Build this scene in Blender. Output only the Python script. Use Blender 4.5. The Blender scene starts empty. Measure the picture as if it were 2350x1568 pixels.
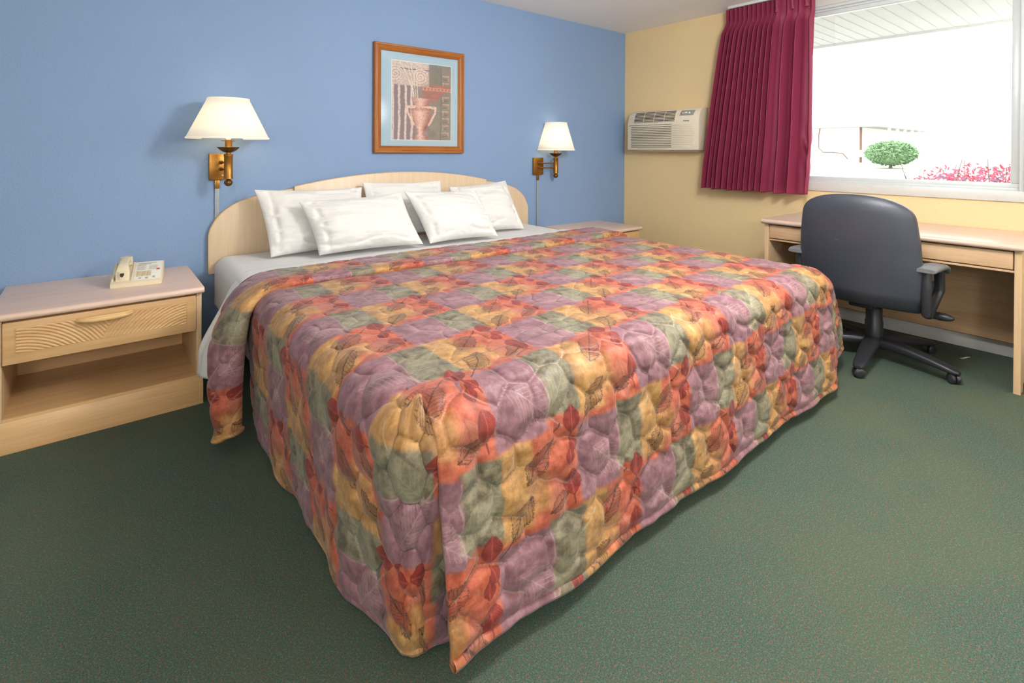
import bpy, bmesh, math, random
import numpy as np
from mathutils import Vector, Matrix
random.seed(7)
PI = math.pi
SC = bpy.context.scene
COL = SC.collection

# ------------------------------------------------------------------ camera
def make_camera():
    yaw, pit, rol = math.radians(39.03687), math.radians(-0.32876), math.radians(0.31611)
    fwd = Vector((math.sin(yaw)*math.cos(pit), math.cos(yaw)*math.cos(pit), math.sin(pit)))
    right = Vector((math.cos(yaw), -math.sin(yaw), 0))
    up = right.cross(fwd)
    r2 = right*math.cos(rol) + up*math.sin(rol)
    u2 = -right*math.sin(rol) + up*math.cos(rol)
    cd = bpy.data.cameras.new('camera'); co = bpy.data.objects.new('camera', cd); COL.objects.link(co)
    m = Matrix((r2, u2, -fwd)).transposed().to_4x4()
    m.translation = Vector((-4.26311, -3.40316, 1.21660))
    co.matrix_world = m
    cd.sensor_width = 36; cd.sensor_fit = 'HORIZONTAL'
    cd.lens = 36*1178.09/2350
    cd.shift_y = -(784-354.06)/2350
    cd.clip_start = .02
    SC.camera = co
make_camera()

# ------------------------------------------------------------------ sky, light, exposure
W = bpy.data.worlds.new('sky'); SC.world = W; W.use_nodes = True
W.node_tree.nodes['Background'].inputs['Color'].default_value = (.93, .97, 1, 1)
W.node_tree.nodes['Background'].inputs['Strength'].default_value = 3.9
SC.view_settings.view_transform = 'Standard'
SC.view_settings.look = 'None'
SC.view_settings.gamma = 1
SC.view_settings.use_curve_mapping = False
SC.view_settings.exposure = 0.53

def light(name, kind, loc, power, color, **k):
    l = bpy.data.lights.new(name, kind); o = bpy.data.objects.new(name, l); COL.objects.link(o)
    o.location = loc; l.energy = power; l.color = color
    for a, b in k.items(): setattr(l, a, b)
    return o
po = light('window_portal', 'AREA', (.10, -2.14, 1.65), 1, (1, 1, 1), shape='RECTANGLE', size=1.62, size_y=1.34)
po.rotation_euler = (PI/2, 0, PI/2); po.data.cycles.is_portal = True
light('floor_fill_light', 'POINT', (-5.05, -4.7, 1.72), 60, (.95, .975, 1), shadow_soft_size=.22)  # three unseen fill lights added to even out the room
light('floor_fill_light', 'POINT', (-2.3, -5.2, 1.72), 34, (.95, .975, 1), shadow_soft_size=.22)
light('floor_fill_light', 'POINT', (-.75, -4.6, 1.85), 9, (.95, .975, 1), shadow_soft_size=.22)
light('overhead_fill_light', 'POINT', (-2.2, -2.7, 2.0), 84, (.95, .975, 1), shadow_soft_size=.20)  # added overhead fill, hung out of view

# ------------------------------------------------------------------ helpers: objects
def wloc(o):
    v = Vector((0, 0, 0))
    while o is not None:
        v += o.location; o = o.parent
    return v
def tag(o, label=None, cat=None, group=None, kind=None):
    if label: o['label'] = label
    if cat: o['category'] = cat
    if group: o['group'] = group
    if kind: o['kind'] = kind
    return o
def thing(name, label, cat, loc, rz=0, group=None):
    o = bpy.data.objects.new(name, None); COL.objects.link(o)
    o.location = loc; o.rotation_euler = (0, 0, rz); o.empty_display_size = .05
    return tag(o, label, cat, group)
def finish(name, me, mat, parent, local, ang=40):
    me.materials.append(mat)
    if len(me.polygons):
        me.polygons.foreach_set('use_smooth', [True]*len(me.polygons))
        if ang < 180: me.set_sharp_from_angle(angle=math.radians(ang))
    o = bpy.data.objects.new(name, me); COL.objects.link(o)
    if parent is not None:
        o.parent = parent
        if not local: me.transform(Matrix.Translation(-wloc(parent)))
    return o
def obj(name, bm, mat, parent=None, local=False, ang=40):
    bmesh.ops.recalc_face_normals(bm, faces=bm.faces)
    me = bpy.data.meshes.new(name); bm.to_mesh(me); bm.free()
    return finish(name, me, mat, parent, local, ang)
def struct(name, bm, mat, parent=None, ang=40):
    o = obj(name, bm, mat, parent, ang=ang)
    if parent is None: o['kind'] = 'structure'
    return o
def B(): return bmesh.new()
def box(bm, x0, x1, y0, y1, z0, z1, bev=0, seg=2):
    vs = [bm.verts.new((x, y, z)) for x in (x0, x1) for y in (y0, y1) for z in (z0, z1)]
    fs = [bm.faces.new([vs[i] for i in f]) for f in ((0,1,3,2),(4,6,7,5),(0,4,5,1),(2,3,7,6),(0,2,6,4),(1,5,7,3))]
    bmesh.ops.recalc_face_normals(bm, faces=fs)
    if bev:
        es = list({e for f in fs for e in f.edges})
        bmesh.ops.bevel(bm, geom=es, offset=bev, segments=seg, profile=.5, affect='EDGES')
    return bm
def boxo(*a, **k): return box(B(), *a, **k)
def ring_loft(bm, rings, close=True, cap=True):
    R = [[bm.verts.new(p) for p in r] for r in rings]
    n = len(R[0])
    for a, b in zip(R[:-1], R[1:]):
        for i in range(n if close else n-1):
            j = (i+1) % n
            bm.faces.new((a[i], a[j], b[j], b[i]))
    if cap and close:
        bm.faces.new(R[0][::-1]); bm.faces.new(R[-1])
    return bm
def tube(bm, pts, r, n=12, cap=True, sy=1.0):
    pts = [Vector(p) for p in pts]
    rs = r if isinstance(r, (list, tuple)) else [r]*len(pts)
    rings = []; prev = None
    for i, p in enumerate(pts):
        t = (pts[min(i+1, len(pts)-1)] - pts[max(i-1, 0)]).normalized()
        if prev is None:
            ref = Vector((0, 0, 1)) if abs(t.z) < .9 else Vector((1, 0, 0))
            u = t.cross(ref).normalized()
        else: u = (prev - t*prev.dot(t)).normalized()
        prev = u; v = t.cross(u)
        rings.append([p + u*math.cos(2*PI*k/n)*rs[i] + v*math.sin(2*PI*k/n)*rs[i]*sy for k in range(n)])
    return ring_loft(bm, rings, True, cap)
def lathe(bm, prof, c=(0, 0, 0), n=32, cap=True, rib=0, nrib=0):
    rings = []
    for r, z in prof:
        rings.append([(c[0]+math.cos(2*PI*k/n)*r*(1+(rib*math.cos(nrib*2*PI*k/n) if nrib else 0)),
                       c[1]+math.sin(2*PI*k/n)*r*(1+(rib*math.cos(nrib*2*PI*k/n) if nrib else 0)), c[2]+z) for k in range(n)])
    return ring_loft(bm, rings, True, cap)
def prism(bm, poly, f0, f1, bev=0, seg=2):
    """poly: 2D points; f0/f1: map a 2D point to the two end faces"""
    a = [bm.verts.new(f0(*p)) for p in poly]; b = [bm.verts.new(f1(*p)) for p in poly]
    n = len(a)
    fs = [bm.faces.new(a[::-1]), bm.faces.new(b)]
    for i in range(n):
        j = (i+1) % n
        fs.append(bm.faces.new((a[i], a[j], b[j], b[i])))
    bmesh.ops.recalc_face_normals(bm, faces=fs)
    if bev:
        es = list(fs[0].edges) + list(fs[1].edges)
        bmesh.ops.bevel(bm, geom=es, offset=bev, segments=seg, profile=.5, affect='EDGES')
    return bm
def ell(bm, c, rx, ry, rz, n=20, m=12):
    rings = []
    for i in range(1, m):
        th = PI*i/m
        rings.append([(c[0]+rx*math.sin(th)*math.cos(2*PI*k/n), c[1]+ry*math.sin(th)*math.sin(2*PI*k/n), c[2]-rz*math.cos(th)) for k in range(n)])
    return ring_loft(bm, rings)
def grid(name, P, mat, parent=None, uv=None, attrs=None, color=None, ang=180, wrap=False):
    ni, nj = P.shape[:2]
    me = bpy.data.meshes.new(name)
    idx = np.arange(ni*nj).reshape(ni, nj)
    if wrap: idx = np.concatenate([idx, idx[:1]], 0)
    f = np.stack([idx[:-1, :-1], idx[1:, :-1], idx[1:, 1:], idx[:-1, 1:]], -1).reshape(-1, 4)
    me.vertices.add(ni*nj); me.vertices.foreach_set('co', np.ascontiguousarray(P, dtype=np.float32).ravel())
    me.loops.add(f.size); me.loops.foreach_set('vertex_index', f.ravel().astype(np.int32))
    me.polygons.add(len(f)); me.polygons.foreach_set('loop_start', (np.arange(len(f))*4).astype(np.int32))
    me.update(calc_edges=True)
    if uv is not None:
        l = me.uv_layers.new(name='UVMap')
        l.data.foreach_set('uv', uv.reshape(-1, 2)[f.ravel()].astype(np.float32).ravel())
    for k, a in (attrs or {}).items():
        at = me.attributes.new(k, 'FLOAT', 'POINT'); at.data.foreach_set('value', a.ravel().astype(np.float32))
    if color is not None:
        at = me.color_attributes.new('paint', 'FLOAT_COLOR', 'POINT')
        at.data.foreach_set('color', np.concatenate([color.reshape(-1, 3), np.ones((ni*nj, 1))], 1).astype(np.float32).ravel())
    me.validate()
    return finish(name, me, mat, parent, False, ang)
def normals(P):
    n = np.cross(np.gradient(P, axis=0), np.gradient(P, axis=1))
    return n/(np.linalg.norm(n, axis=-1, keepdims=True)+1e-12)

# ------------------------------------------------------------------ helpers: numpy noise
_rng = np.random.RandomState(3); _perm = _rng.rand(256, 256)
def vnoise(x, y):
    xi = np.floor(x).astype(int); yi = np.floor(y).astype(int); fx = x-xi; fy = y-yi
    fx = fx*fx*(3-2*fx); fy = fy*fy*(3-2*fy)
    g = lambda a, b: _perm[a % 256, b % 256]
    return (g(xi, yi)*(1-fx)+g(xi+1, yi)*fx)*(1-fy) + (g(xi, yi+1)*(1-fx)+g(xi+1, yi+1)*fx)*fy
def fbm(x, y, o=4):
    s = 0; a = .5
    for i in range(o):
        s = s + a*vnoise(x*2**i+17*i, y*2**i+31*i); a *= .5
    return s
def sst(a, b, x):
    t = np.clip((x-a)/(b-a), 0, 1); return t*t*(3-2*t)

# ------------------------------------------------------------------ helpers: materials
def lin(r, g, b):
    f = lambda c: (c/255/12.92 if c/255 <= .04045 else ((c/255+.055)/1.055)**2.4)
    return (f(r), f(g), f(b), 1)
class S:
    nt = None
    def __init__(s, v): s.v = v
    def __add__(a, b): return mth('ADD', a, b)
    __radd__ = __add__
    def __sub__(a, b): return mth('SUBTRACT', a, b)
    def __rsub__(a, b): return mth('SUBTRACT', b, a)
    def __mul__(a, b): return mth('MULTIPLY', a, b)
    __rmul__ = __mul__
    def __truediv__(a, b): return mth('DIVIDE', a, b)
def con(sock, v):
    if isinstance(v, S): v = v.v
    if hasattr(v, 'is_linked') or hasattr(v, 'links'): S.nt.links.new(v, sock)
    else: sock.default_value = v
def node(t, ins=None, out=0, **props):
    n = S.nt.nodes.new(t)
    for k, v in props.items(): setattr(n, k, v)
    for k, v in (ins or {}).items(): con(n.inputs[k], v)
    return S(n.outputs[out])
def mth(op, a, b=0.0, c=None, clamp=False):
    n = S.nt.nodes.new('ShaderNodeMath'); n.operation = op; n.use_clamp = clamp
    con(n.inputs[0], a); con(n.inputs[1], b)
    if c is not None: con(n.inputs[2], c)
    return S(n.outputs[0])
def smooth(x, lo, hi):
    n = S.nt.nodes.new('ShaderNodeMapRange'); n.interpolation_type = 'SMOOTHSTEP'
    con(n.inputs[0], x); n.inputs[1].default_value = lo; n.inputs[2].default_value = hi
    return S(n.outputs[0])
def mixc(f, a, b, mode='MIX'):
    n = S.nt.nodes.new('ShaderNodeMix'); n.data_type = 'RGBA'; n.blend_type = mode
    con(n.inputs[0], f); con(n.inputs[6], a); con(n.inputs[7], b)
    return S(n.outputs[2])
def noise(vec=None, scale=5, detail=3, rough=.5, out=0, dist=0):
    n = S.nt.nodes.new('ShaderNodeTexNoise')
    if vec is not None: con(n.inputs['Vector'], vec)
    n.inputs['Scale'].default_value = scale; n.inputs['Detail'].default_value = detail
    n.inputs['Roughness'].default_value = rough; n.inputs['Distortion'].default_value = dist
    return S(n.outputs[out])
def coord(which='Object'):
    return node('ShaderNodeTexCoord', out=['Generated', 'Normal', 'UV', 'Object'].index(which))
def mapped(vec, scale=(1, 1, 1), rot=(0, 0, 0)):
    n = S.nt.nodes.new('ShaderNodeMapping'); con(n.inputs['Vector'], vec)
    n.inputs['Scale'].default_value = scale; n.inputs['Rotation'].default_value = rot
    return S(n.outputs[0])
def bump(h, strength=.2, dist=.002):
    return node('ShaderNodeBump', {'Height': h, 'Strength': strength, 'Distance': dist})
def newmat(name):
    m = bpy.data.materials.new(name); m.use_nodes = True; S.nt = m.node_tree
    return m, m.node_tree.nodes['Principled BSDF']
def pset(p, **k):
    for a, b in k.items(): con(p.inputs[a.replace('_', ' ')], b)
def simple(name, rgb, rough=.5, metal=0, var=.06, scale=40, bmp=0, bdist=.001, spec=.5):
    m, p = newmat(name)
    c = lin(*rgb); d = tuple(x*(1-var*2) for x in c[:3])+(1,)
    nz = noise(coord(), scale, 3)
    pset(p, Base_Color=mixc(nz, d, tuple(min(1, x*(1+var)) for x in c[:3])+(1,)), Roughness=rough, Metallic=metal, Specular_IOR_Level=spec)
    if bmp: pset(p, Normal=bump(nz, bmp, bdist))
    return m
def paint(name, rgb, bs=.35):
    m, p = newmat(name); v = coord()
    a = noise(v, 90, 3, .6); b = noise(v, 1.3, 2)
    c = lin(*rgb); d = tuple(x*.93 for x in c[:3])+(1,)
    pset(p, Base_Color=mixc(b, d, c), Roughness=.55, Specular_IOR_Level=.3, Normal=bump(smooth(a, .45, .75), bs, .0025))
    return m
def wood(name, rgb, axis=0, rough=.32, con_=.12, scl=1.0):
    m, p = newmat(name); v = coord()
    sc = [26*scl]*3; sc[axis] = 1.6*scl
    a = noise(mapped(v, tuple(sc)), 1.0, 5, .6, dist=.6)
    sc2 = [150*scl]*3; sc2[axis] = 5*scl
    b = noise(mapped(v, tuple(sc2)), 1.0, 2, .5)
    c = lin(*rgb); d = tuple(x*f for x, f in zip(c[:3], (1-con_*1.6, 1-con_*2.2, 1-con_*2.8)))+(1,)
    f = smooth(a*.7 + b*.3, .3, .68)
    pset(p, Base_Color=mixc(f, d, c), Roughness=rough, Specular_IOR_Level=.4, Normal=bump(b, .04, .0005))
    return m

M = {}
M['blue'] = paint('blue_wall_paint', (132, 158, 193))
M['yellow'] = paint('yellow_wall_paint', (230, 202, 152))
M['offw'] = paint('off_white_wall_paint', (226, 224, 218))
M['ceil'] = paint('ceiling_paint', (249, 245, 240), .15)
M['trim'] = simple('white_trim_paint', (200, 197, 190), .35, var=.03)
M['vinyl'] = simple('white_window_vinyl', (196, 199, 196), .3, var=.02)
M['lam_top'] = wood('pinkish_laminate', (230, 200, 180), 0, .28, .06)
M['lam_topy'] = wood('pinkish_laminate_lengthwise', (208, 182, 164), 1, .28, .06)
M['lam'] = wood('warm_lit_maple_laminate', (220, 178, 126), 0, .38, .10)  # body laminates: same laminate as the tops, warm light put into the colour
M['lamy'] = wood('warm_lit_maple_laminate_lengthwise', (208, 172, 134), 1, .38, .10)
M['lamz'] = wood('warm_lit_maple_laminate_upright', (212, 180, 140), 2, .38, .07)
M['hb'] = wood('headboard_maple', (220, 196, 164), 2, .35, .06)
M['hbedge'] = wood('headboard_edge_banding', (228, 190, 132), 0, .35, .06)
M['oak'] = wood('oak_frame', (176, 112, 52), 2, .4, .22)
M['oakx'] = wood('oak_frame_across', (176, 112, 52), 0, .4, .22)
M['brass'] = simple('aged_brass', (176, 124, 58), .38, .9, .25, 25)
M['brassd'] = simple('dark_brass', (126, 88, 42), .42, .9, .25, 60)
M['beige'] = simple('beige_plastic', (226, 210, 178), .4, var=.03)
M['beiged'] = simple('dark_beige_key_plastic', (206, 184, 146), .45, var=.03)  # keys a darker beige than the telephone body
M['acp'] = simple('air_conditioner_plastic', (224, 212, 186), .45, var=.03)
M['dark'] = simple('dark_slot_plastic', (58, 46, 34), .6)
M['black'] = simple('black_plastic', (44, 44, 48), .38, var=.1)
M['blackm'] = simple('matte_grey_plastic', (108, 108, 108), .5, var=.06)
M['paper'] = simple('printed_paper_white', (236, 232, 218), .6, var=.02)
M['print'] = simple('grey_print', (150, 148, 140), .6)
M['printd'] = simple('dark_print', (90, 90, 90), .6)
M['red'] = simple('red_lens', (200, 40, 30), .3)
M['grey'] = simple('grey_conduit', (150, 156, 160), .4)
M['track'] = simple('white_track_metal', (214, 210, 202), .35)
M['mattress'] = simple('mattress_ticking', (214, 204, 190), .8, var=.05, scale=200)
M['chrome'] = simple('steel', (200, 200, 200), .25, .9)

def carpet():
    m, p = newmat('green_carpet'); v = coord()
    big = noise(v, 2.2, 3); mid = noise(v, 300, 3, .7); fine = noise(v, 520, 2, .7)
    sp = noise(v, 190, 1, .5); sp2 = noise(mapped(v, (1, 1, 1), (0, 0, .7)), 175, 1, .5)
    c = mixc(smooth(mid, .3, .7), lin(54, 68, 58), lin(86, 104, 90))
    c = mixc(smooth(big, .35, .7)*.35, c, lin(92, 98, 74))
    c = mixc(smooth(sp, .61, .67)*.6, c, lin(150, 84, 66))
    c = mixc(smooth(sp2, .62, .68)*.55, c, lin(76, 124, 116))
    c = mixc(smooth(fine, .58, .75)*.5, c, lin(34, 46, 40))
    pset(p, Base_Color=c, Roughness=.95, Specular_IOR_Level=.1, Normal=bump(fine, .35, .003))
    return m
M['carpet'] = carpet()

def cloth_white(name, rgb=(226, 223, 218), sheen=.2):
    m, p = newmat(name); v = coord()
    w = noise(mapped(v, (3, 14, 10)), 2.0, 4, .55); t = noise(v, 700, 1)
    c = lin(*rgb)
    pset(p, Base_Color=mixc(noise(v, 4, 2), tuple(x*.95 for x in c[:3])+(1,), c), Roughness=.85, Specular_IOR_Level=.2,
         Normal=bump(w + t*.06, .10, .012), Sheen_Weight=sheen)
    return m
M['linen'] = cloth_white('white_pillowcase_cotton')
M['sheet'] = cloth_white('white_sheet_cotton', (216, 214, 212))

def curtain_mat():
    m, p = newmat('burgundy_curtain_cloth'); v = coord()
    t = noise(mapped(v, (900, 900, 60)), 1, 2)
    pset(p, Base_Color=mixc(t, lin(118, 38, 60), lin(154, 56, 84)), Roughness=.6, Sheen_Weight=.25, Sheen_Roughness=.4,
         Specular_IOR_Level=.3, Normal=bump(t, .12, .0006))
    p.inputs['Sheen Tint'].default_value = lin(230, 110, 150)
    return m
M['curtain'] = curtain_mat()

def chair_vinyl():
    m, p = newmat('worn_black_vinyl'); v = coord()
    big = noise(v, 3, 3); g = noise(v, 220, 3)
    sc = noise(mapped(v, (3, 6, 46)), 1.6, 4, .65, dist=.8)
    scr = smooth(sc, .69, .72)
    c = mixc(big, lin(50, 52, 60), lin(66, 68, 78))
    pset(p, Base_Color=mixc(scr*.35, c, lin(150, 146, 140)), Roughness=mixc(big, (.34,)*3+(1,), (.5,)*3+(1,)), Normal=bump(g, .12, .0008), Specular_IOR_Level=.6)
    return m
M['vinylblk'] = chair_vinyl()

def shade_mat():
    m, p = newmat('pleated_lampshade_cloth'); nt = S.nt
    g = node('ShaderNodeTexGradient', {'Vector': coord()}, out=1, gradient_type='RADIAL')
    st = mth('FRACT', g*110.0)
    pl = mth('ABSOLUTE', st - .5)
    c = mixc(pl, lin(248, 244, 236), lin(255, 252, 248))
    d = node('ShaderNodeBsdfDiffuse', {'Color': c}); t = node('ShaderNodeBsdfTranslucent', {'Color': c})
    em = node('ShaderNodeEmission', {'Color': lin(255, 246, 232), 'Strength': .10})
    mx = node('ShaderNodeMixShader', {0: .55, 1: d, 2: t}); ad = node('ShaderNodeAddShader', {0: mx, 1: em})
    nt.links.new(ad.v, nt.nodes['Material Output'].inputs['Surface'])
    return m
M['shade'] = shade_mat()
def emit(name, rgb, s):
    m, p = newmat(name)
    pset(p, Base_Color=lin(*rgb), Emission_Color=lin(*rgb), Emission_Strength=s); return m
M['bulb'] = emit('glowing_bulb', (255, 226, 170), 12)
M['dome'] = emit('glowing_dome_glass', (255, 240, 220), 1.5)

def glass(name, r=.07, rough=.01):
    m, p = newmat(name); nt = S.nt
    fr = node('ShaderNodeFresnel', {'IOR': 1.45})
    gl = node('ShaderNodeBsdfGlossy', {'Roughness': rough, 'Color': (1, 1, 1, 1)}); tr = node('ShaderNodeBsdfTransparent')
    mx = node('ShaderNodeMixShader', {0: fr, 1: tr, 2: gl})
    nt.links.new(mx.v, nt.nodes['Material Output'].inputs['Surface'])
    return m
M['glass'] = glass('clear_pane'); M['pglass'] = glass('picture_glass_pane', rough=.09)

def painted():
    m, p = newmat('printed_artwork')
    a = S.nt.nodes.new('ShaderNodeVertexColor'); a.layer_name = 'paint'
    c = mixc(smooth(noise(coord(), 110, 5, .75), .42, .7)*.65, S(a.outputs[0]), lin(120, 96, 92))
    pset(p, Base_Color=c, Roughness=.6)
    return m
M['art'] = painted()
M['mat'] = simple('blue_grey_mat_board', (158, 184, 198), .8, var=.03)

PX, PV = .552, .47
def quilt_mat():
    m, p = newmat('leaf_print_quilt'); nt = S.nt
    sep = nt.nodes.new('ShaderNodeSeparateXYZ'); uvn = nt.nodes.new('ShaderNodeUVMap'); uvn.uv_map = 'UVMap'
    uv = S(uvn.outputs[0])
    w1 = noise(uv, 9, 2, .5, out=1); w2 = noise(uv, 60, 2, .5, out=1)
    va = node('ShaderNodeVectorMath', {0: w1, 1: (-.5, -.5, -.5)}, operation='ADD')
    va = node('ShaderNodeVectorMath', {0: va, 3: .030}, operation='SCALE')
    vb = node('ShaderNodeVectorMath', {0: w2, 1: (-.5, -.5, -.5)}, operation='ADD')
    vb = node('ShaderNodeVectorMath', {0: vb, 3: .006}, operation='SCALE')
    vw = node('ShaderNodeVectorMath', {0: va, 1: vb}, operation='ADD')
    vw = node('ShaderNodeVectorMath', {0: uv, 1: vw}, operation='ADD')
    nt.links.new(vw.v, sep.inputs[0]); U = S(sep.outputs[0]); V = S(sep.outputs[1])
    mott = noise(uv, 26, 5, .65); mot2 = noise(mapped(uv, (60, 18, 1), (0, 0, .5)), 1.0, 4, .6); fine = noise(uv, 190, 3, .6)
    S0 = nt.nodes.new('ShaderNodeSeparateXYZ'); con(S0.inputs[0], node('ShaderNodeVectorMath', {0: uv, 1: vb}, operation='ADD')); U0 = S(S0.outputs[0]); V0 = S(S0.outputs[1])
    def cell(dx, dy, raw=False):
        """local coordinates about the motif nearest on the half-drop lattice, centred dx right and dy below a violet block"""
        a = ((U0 if raw else U) - (-3.146 + dx))*(2/PX) + .5
        col = mth('FLOOR', a); x = (a - col - .5)*(PX/2)
        b = ((V0 if raw else V) - (2.14 + dy))*(1/PV) + col*.5 + .5
        y = (b - mth('FLOOR', b) - .5)*PV
        return x, y
    def rect(dx, dy, hx, hy, e=.009):
        x, y = cell(dx, dy)
        return smooth(mth('ABSOLUTE', x), hx+e, hx-e) * smooth(mth('ABSOLUTE', y), hy+e, hy-e)
    def leaf(dx, dy, ang, la, lb, tip=1.0, ragged=0.0):
        x, y = cell(dx, dy, True); ca, sa = math.cos(ang), math.sin(ang)
        pp = x*ca + y*sa; q = y*ca - x*sa
        t = pp*(1/la)
        wid = mth('SUBTRACT', 1.0, t*t) * (1.0 - t*(.28*tip))
        e = mth('ABSOLUTE', q)*(1/lb) - wid
        if ragged: e = e + (fine - .5)*ragged + (mott-.5)*ragged
        mask = smooth(e, .08, -.04) * smooth(mth('ABSOLUTE', t), 1.04, .98)
        aq = mth('ABSOLUTE', q)
        vein = smooth(mth('ABSOLUTE', mth('FRACT', (pp - aq*1.1)*(5.5/la)) - .5), .17, .04)
        mid = smooth(aq, .0030, .0012)
        stem = smooth(aq, .0032, .0014)*smooth(mth('ABSOLUTE', pp - la*1.25), la*.42, la*.36)
        outl = smooth(mth('ABSOLUTE', e + .06), .07, .01)*smooth(mth('ABSOLUTE', t), 1.02, .98)
        return mask, mth('MAXIMUM', vein*.75, mid), stem, outl
    c = mixc(smooth(mott, .3, .7), lin(158, 70, 46), lin(200, 106, 78))
    c = mixc(smooth(mot2, .55, .75)*.45, c, lin(190, 118, 96))
    gold = mixc(smooth(mott, .3, .72), lin(160, 114, 60), lin(204, 156, 98))
    c = mixc(rect(.246, -.010, .052, .118, .012), c, gold)
    c = mixc(rect(.05, -.205, .034, .050, .02)*.8, c, gold)
    green = mixc(smooth(mott, .34, .66), lin(88, 82, 64), lin(142, 132, 106))
    purp = mixc(smooth(mott, .3, .7), lin(118, 78, 84), lin(158, 115, 122))
    c = mixc(rect(.138, -.015, .064, .104, .007), c, green)
    c = mixc(rect(0, 0, .088, .108, .007), c, purp)
    # pale skeleton leaf on violet and on green
    k, v, s, o = leaf(.030, .028, .70, .082, .046, .6, .5)
    c = mixc(k*.5*smooth(mott, .3, .6), c, lin(164, 126, 128)); c = mixc(mth('MAXIMUM', k*v, s)*.5, c, lin(184, 150, 150))
    k, v, s, o = leaf(.140, .010, -.75, .088, .040, .8, .3)
    c = mixc(k*.4, c, lin(152, 146, 118)); c = mixc(mth('MAXIMUM', k*v*.5, s)*.5, c, lin(176, 170, 142))
    c = mixc(smooth(mth('ABSOLUTE', cell(.084, 0)[0]), .004, .001)*smooth(mth('ABSOLUTE', cell(.084, 0)[1]), .1, .09)*.25, c, lin(200, 186, 170))
    # pale orange leaf
    k, v, s, o = leaf(.115, -.170, 1.35, .058, .036, .4)
    c = mixc(k*.6, c, lin(182, 114, 92)); c = mixc(k*v*.4, c, lin(146, 68, 46))
    # dark ink leaves
    for dx, dy, an, a, b_ in ((.325, -.055, -.75, .066, .034), (.262, .075, 2.35, .062, .030), (.395, .075, -.35, .05, .020)):
        k, v, s, o = leaf(dx, dy, an, a, b_, .5, .9)
        ink = mth('MAXIMUM', mth('MAXIMUM', k*v, o), s*.9)
        c = mixc(k*smooth(mott, .38, .56)*.62, c, lin(98, 58, 38)); c = mixc(ink*smooth(fine, .34, .5)*.9, c, lin(58, 40, 28))
    # chain of red leaves
    for dx, dy, an, a, b_ in ((.165, .105, 1.62, .037, .028), (.172, .172, 1.25, .022, .017), (.152, .200, -1.5, .022, .018), (.162, .275, 1.52, .038, .029)):
        k, v, s, o = leaf(dx, dy, an, a, b_, -.3)
        c = mixc(k*.92, c, mixc(smooth(mott, .35, .65), lin(98, 22, 20), lin(138, 40, 34)))
        c = mixc(k*v*.35, c, lin(206, 96, 74)); c = mixc(s*.8, c, lin(110, 34, 26))
    mo = noise(uv, 15, 6, .72)
    c = mixc(smooth(mo, .36, .60), mixc(.30, c, lin(70, 40, 32)), c)
    at = nt.nodes.new('ShaderNodeAttribute'); at.attribute_name = 'seam'
    sm = S(at.outputs['Fac']); th = smooth(sm, .0026, .0010)
    c = mixc(th*.16, c, lin(226, 200, 180))
    pset(p, Base_Color=c, Roughness=.52, Specular_IOR_Level=.35, Sheen_Weight=.12,
         Normal=bump(mot2*.4 + noise(uv, 45, 4, .6)*.8 + smooth(sm, 0, .010)*.9, .36, .006))
    return m
M['quilt'] = quilt_mat()

# ------------------------------------------------------------------ the room
H = 2.44; XL, YF = -5.7, -5.9
struct('floor', boxo(XL, 0, YF, 0, -.1, 0), M['carpet'])
struct('ceiling', boxo(XL-.15, .15, YF-.15, .15, H, H+.1), M['ceil'])
struct('wall_back', boxo(XL-.15, .15, 0, .15, -.1, H), M['blue'])
struct('wall_left', boxo(XL-.15, XL, YF, 0, -.1, H), M['offw'])
struct('wall_front', boxo(XL-.15, .15, YF-.15, YF, -.1, H), M['offw'])
WY0, WY1, WZ0, WZ1 = -2.955, -1.32, .975, 2.325      # window opening
b = B()
box(b, 0, .15, YF, WY0, -.1, H); box(b, 0, .15, WY1, 0, -.1, H)
box(b, 0, .15, WY0, WY1, -.1, WZ0); box(b, 0, .15, WY0, WY1, WZ1, H)
struct('wall_right', b, M['yellow'])
def base(name, x0, x1, y0, y1, ax):
    bm = boxo(x0, x1, y0, y1, 0, .085, .004)
    struct(name, bm, M['trim'])
base('baseboard_right', -.014, 0, YF, -.014, 0)
base('baseboard_back', XL, -.0, -.014, 0, 1)
base('baseboard_left', XL, XL+.014, YF, -.014, 0)
# window: casing, vinyl frame with stepped profile, pane
wn = bpy.data.objects.new('window_1', None); COL.objects.link(wn); wn.location = (0, (WY0+WY1)/2, WZ0); wn['kind'] = 'structure'
def ringframe(y0, y1, z0, z1, w, x0, x1, bev=.003):
    bm = B()
    box(bm, x0, x1, y0, y1, z0, z0+w, bev); box(bm, x0, x1, y0, y1, z1-w, z1, bev)
    box(bm, x0, x1, y0, y0+w, z0+w, z1-w, bev); box(bm, x0, x1, y1-w, y1, z0+w, z1-w, bev)
    return bm
obj('casing', ringframe(WY0-.06, WY1+.06, WZ0-.045, WZ1+.06, .062, -.014, .01, .004), M['trim'], wn)
bm = ringframe(WY0, WY1, WZ0, WZ1, .022, -.006, .13)
box(bm, .02, .12, WY0+.02, WY1-.02, WZ0+.02, WZ0+.036, .002); box(bm, .02, .12, WY0+.02, WY1-.02, WZ1-.036, WZ1-.02, .002)
obj('window_frame', bm, M['vinyl'], wn)
bm = ringframe(WY0+.022, WY1-.022, WZ0+.022, WZ1-.022, .042, .035, .085, .006)
obj('sash', bm, M['vinyl'], wn)
obj('pane', boxo(.056, .060, WY0+.06, WY1-.06, WZ0+.06, WZ1-.06), M['glass'], wn)

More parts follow.
